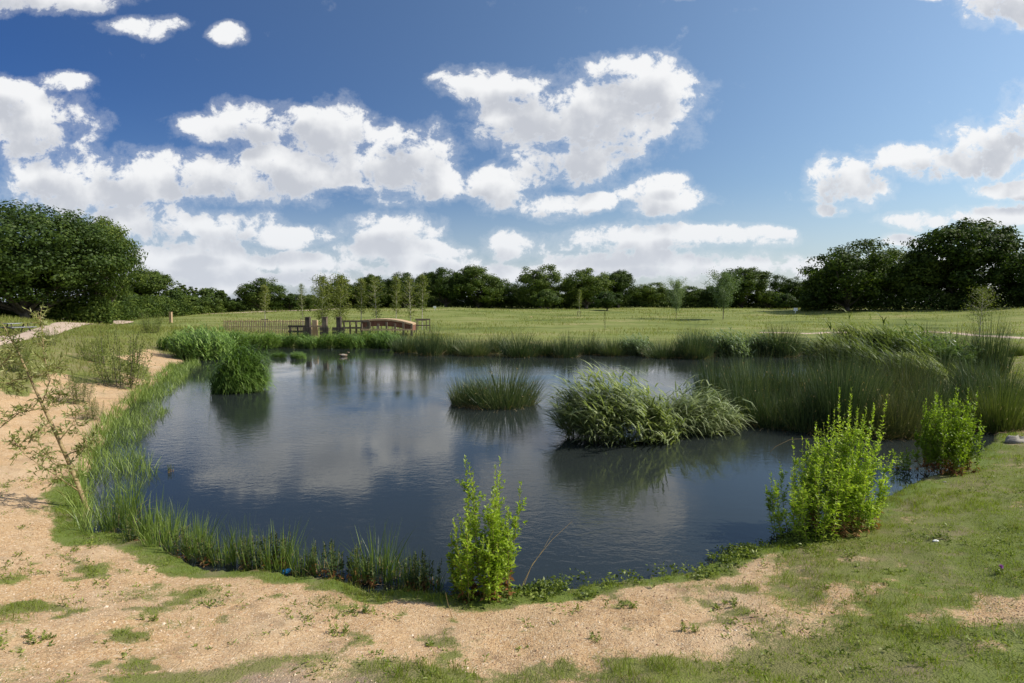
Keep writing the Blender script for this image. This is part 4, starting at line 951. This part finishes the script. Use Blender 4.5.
MB().tube([(-.05, 0, .01), (-.045, 0, .012), (.02, 0, .015), (.045, 0, .015)], [.012, .026, .026, .012], 12).build('body', M_blue, bt); MB().tube([(.045, 0, .015), (.065, 0, .015)], [.011, .011], 10).build('cap', M_blue, bt)
g_ = G(1000, 574); th = thing('thistle', 'single thistle with a purple flower on the right turf', 'flower', g_)
MB().tube([(0, 0, 0), (.005, 0, .06)], [.003, .002], 5).build('stem', M_stem, th)
v, f = leaves(np.zeros((60, 3))+(.005, 0, .06), rng.normal(size=(60, 3))+(0, 0, .9), .022, .005); MB().add(v, f).build('flower_head', M_pink, th)
v, f = leaves(np.zeros((14, 3))+(0, 0, .01), rng.normal(size=(14, 3))*(1, 1, .2)+(0, 0, .2), .05, .015); MB().add(v, f).build('leaf_rosette', M_weed, th)
# duck
def duck(px, py, lab, rz):
    p_ = wat(px, py); d_ = thing('duck', lab, 'duck', (p_[0], p_[1], .0), rz, 'ducks on the water', .95)
    def ell(mb, c, r, n_=12, m_=8, m=0):
        V_ = [(c[0]+r[0]*math.sin(PI*a/(m_-1))*math.cos(2*PI*b_/n_), c[1]+r[1]*math.sin(PI*a/(m_-1))*math.sin(2*PI*b_/n_), c[2]+r[2]*math.cos(PI*a/(m_-1))) for a in range(m_) for b_ in range(n_)]
        mb.add(V_, [(a*n_+b_, (a+1)*n_+b_, (a+1)*n_+(b_+1) % n_, a*n_+(b_+1) % n_) for a in range(m_-1) for b_ in range(n_)], m)
    mb = MB(); pts = [(-.24, 0, .12), (-.17, 0, .08), (-.05, 0, .05), (.08, 0, .05), (.14, 0, .09), (.165, 0, .15), (.18, 0, .20), (.205, 0, .215), (.235, 0, .205)]
    mb.tube(pts, [.01, .05, .085, .08, .05, .028, .034, .036, .018], 12); mb.build('body', M_duck, d_)
    mb = MB(); mb.tube([(.225, 0, .205), (.27, 0, .195), (.285, 0, .193)], [.014, .012, .008], 6); mb.build('bill', M_tan, d_)
    mb = MB(); ell(mb, (-.04, .07, .09), (.12, .02, .045)); ell(mb, (-.04, -.07, .09), (.12, .02, .045)); mb.build('wings', M_duckw, d_)
duck(344, 356.5, 'small duck swimming near the far left shore below the timber posts', .3)
# picnic bench by the path
g_ = G(18, 333); pb = thing('picnic_bench', 'grey timber picnic bench beside the path at the far left', 'picnic bench', g_, 1.25, None, .72)
MB().box((0, 0, .74), (1.7, .7, .045)).build('table_top', M_grey, pb, smooth=False)
for s in (-1, 1):
    MB().box((0, s*.68, .45), (1.7, .24, .045)).build('seat', M_grey, pb, smooth=False)
    fr_ = MB(); fr_.box((s*.55, .38, .36), (.07, .045, .80), rx=.5); fr_.box((s*.55, -.38, .36), (.07, .045, .80), rx=-.5); fr_.box((s*.62, 0, .40), (.045, 1.5, .08)); fr_.build('leg_frame', M_dkwood, pb, smooth=False)
# marker post with cap
g_ = at(171, 56); mp_ = thing('marker_post', 'short cream marker post at the left end of the meadow', 'post', (g_[0], g_[1], g_[2]))
MB().box((0, 0, .5), (.22, .22, 1.1)).build('shaft', M_tan, mp_, smooth=False); MB().box((0, 0, 1.07), (.26, .26, .06)).build('cap', M_tan, mp_, smooth=False)
# little white posts
for px, D, s, lab in ((435, 88, .7, 'small white marker at the far meadow edge below the tall oak'), (795, 80, .9, 'small white board at the far meadow edge left of the tall right wood')):
    g_ = at(px, D); t_ = thing('white_marker', lab, 'marker', g_, 0, 'white markers', s)
    MB().box((0, 0, .3), (.1, .1, .8)).build('post', M_white, t_, smooth=False); MB().box((0, -.06, .62), (.62, .03, .46)).build('board', M_white, t_, smooth=False)
# distant house
g_ = at(151, 88); hs = thing('house', 'small white house with a red roof half hidden behind the left bank', 'house', (g_[0], g_[1], g_[2]), .2, None, (.36, .36, .42))
MB().box((0, 0, 1.3), (9, 6, 2.8)).build('wall', M_white, hs, smooth=False)
rf = MB(); rf.add([(-4.8, -3.3, 2.7), (4.8, -3.3, 2.7), (4.8, 3.3, 2.7), (-4.8, 3.3, 2.7), (-4.8, 0, 4.8), (4.8, 0, 4.8)], [(0, 1, 5, 4), (2, 3, 4, 5), (0, 3, 2, 1)]); rf.add([(-4.8, -3.3, 2.7), (-4.8, 3.3, 2.7), (-4.8, 0, 4.8), (4.8, -3.3, 2.7), (4.8, 3.3, 2.7), (4.8, 0, 4.8)], [(0, 2, 1), (3, 4, 5)])
rf = rf.build('roof', M_roof, hs, smooth=False); MB().box((2.4, .4, 4.9), (.7, .7, 1.4)).build('chimney', M_roof, rf, smooth=False)
for x in (-2.8, 0.2, 2.9):
    wn_ = MB().box((x, -3.02, 1.5), (1.3, .06, 1.1)).build('window', M_white, hs, smooth=False); MB().box((x, -3.06, 1.5), (1.1, .04, .9)).build('pane', M_glass, wn_, smooth=False)

# ------------------------------------------------------------------ timber works behind the far left shore
DB = 38.0
def xb(px, D=DB): return (px-W/2)/FPX*D
def zb(py, D=DB): return CAMZ-(py-HORIZON)/FPX*D
def gz(x, y): return float(height(np.array([x]), np.array([y]))[0])
# picket fence
x0, x1 = xb(224), xb(306); fz = gz(x0, DB); pf = thing('picket_fence', 'low fence of close pale pickets left of the timber posts', 'fence', (x0, DB, fz))
L_ = x1-x0; n_ = 46
for k in range(n_):
    hk = zb(320)-fz+random.uniform(-.05, .05)
    MB().box((L_*k/(n_-1), random.uniform(-.01, .01), hk/2-.1), (.055, .03, hk+.2), ry=random.uniform(-.05, .05)).build('picket', M_tan, pf, smooth=False)
for hz_ in (.35, .85): MB().box((L_/2, .04, (zb(320)-fz)*hz_), (L_+.1, .03, .04)).build('rail', M_tan, pf, smooth=False)
# three heavy timber posts, each on a boxed foot
for (px, w, top, fw, fh, lab) in ((308, .27, 317.5, .5, .55, 'left of the three heavy dark timber posts on the far left shore'), (325, .26, 317.5, .55, .7, 'middle of the three heavy timber posts, greyer than the others'), (339, .27, 317.5, .75, .85, 'right of the three heavy dark timber posts, on a wide plank base')):
    D = 36.5; x = xb(px, D); z0 = max(gz(x, D), 0.0)-.05; h = zb(top, D)-z0
    t_ = thing('timber_post', lab, 'timber post', (x, D, z0), 0, 'heavy timber posts')
    MB().box((0, 0, h/2), (w, w, h)).build('shaft', M_wood if px == 325 else M_dkwood, t_, smooth=False)
    MB().box((0, 0, h+.02), (w+.06, w+.06, .05)).build('cap', M_wood, t_, smooth=False)
    for q in range(3): MB().box((0, -w/2-.06, h*(.18+.17*q)), (fw, .08, h*.150)).build('base_plank', M_dkwood, t_, smooth=False)
# low rail between
def rail_fence(name, pxa, pxb, D, top, posts, rails, lab, mat=M_wood, pw=.09):
    xa, xc = xb(pxa, D), xb(pxb, D); z0 = max(gz((xa+xc)/2, D), 0); h = zb(top, D)-z0; t_ = thing(name, lab, 'fence', (xa, D, z0), 0, 'rail fences by the timber posts')
    for k in range(posts): MB().box(((xc-xa)*k/(posts-1), 0, h/2-.1), (pw, pw, h+.2)).build('post', mat, t_, smooth=False)
    for r_ in rails: MB().box(((xc-xa)/2, -pw/2-.02, h*r_), (xc-xa+.2, .045, .12)).build('rail', mat, t_, smooth=False)
rail_fence('rail_fence', 290, 305, 37, 325.5, 3, (.95, .55), 'short dark rail fence left of the left timber post', M_dkwood)
rail_fence('rail_fence', 311, 323, 37.6, 325, 3, (.9,), 'low pale rail between the left and middle timber posts', M_tan)
rail_fence('rail_fence', 344, 368, 38, 320.5, 5, (.96, .55), 'post and rail fence between the right timber post and the arched walkway')
g_ = (xb(315), DB, gz(xb(315), DB)); MB().box((0, 0, (zb(320)-g_[2])/2), (.3, .2, zb(320)-g_[2])); ob = MB().box((0, 0, (zb(320)-g_[2])/2), (.32, .2, zb(320)-g_[2])).build('short_post', M_tan, loc=g_, smooth=False); tag(ob, 'pale cream square post between the left and middle timber posts', 'post')
# arched timber walkway
xa, xc = xb(362), xb(412); aw = thing('arched_walkway', 'low arched timber walkway, red brown side and pale rim, right of the timber posts', 'footbridge', (xa, DB, max(gz((xa+xc)/2, DB), 0)))
z0 = aw.location.z; n_ = 24; L_ = xc-xa; top = [zb(321.8)-z0+.10*math.sin(PI*min(1, q/(n_-1)*1.0))-.24*(q/(n_-1))**3 for q in range(n_)]
sd = MB(); dk = MB(); rm = MB(); V_ = []; V2 = []; V3 = []
for q in range(n_):
    x = L_*q/(n_-1); tq = top[q]
    for (yy_) in (0, 1.5): V_ += [(x, yy_, tq-.36), (x, yy_, tq)]
    V2 += [(x, -.06, tq+.015), (x, 1.56, tq+.015), (x, 1.56, tq+.12), (x, -.06, tq+.12)]
sd.add(V_, [(q*4, q*4+4, q*4+5, q*4+1) for q in range(n_-1)]+[(q*4+2, q*4+3, q*4+7, q*4+6) for q in range(n_-1)]+[(0, 1, 3, 2), ((n_-1)*4, (n_-1)*4+2, (n_-1)*4+3, (n_-1)*4+1)])
sd.build('side_boards', M_rust, aw, smooth=False)
dk.add(V2, [(q*4+a, q*4+4+a, q*4+4+(a+1) % 4, q*4+(a+1) % 4) for q in range(n_-1) for a in range(4)]+[(0, 1, 2, 3), ((n_-1)*4, (n_-1)*4+3, (n_-1)*4+2, (n_-1)*4+1)]); dk.build('deck', M_tan, aw, smooth=False)
for q in range(7):
    x = L_*q/6; MB().box((x, -.14, .3), (.12, .1, 1.3 if q % 2 else 1.1)).build('post', M_wood, aw, smooth=False)
MB().box((L_/2, -.21, .45), (L_, .04, .1)).build('lower_rail', M_tan, aw, smooth=False)
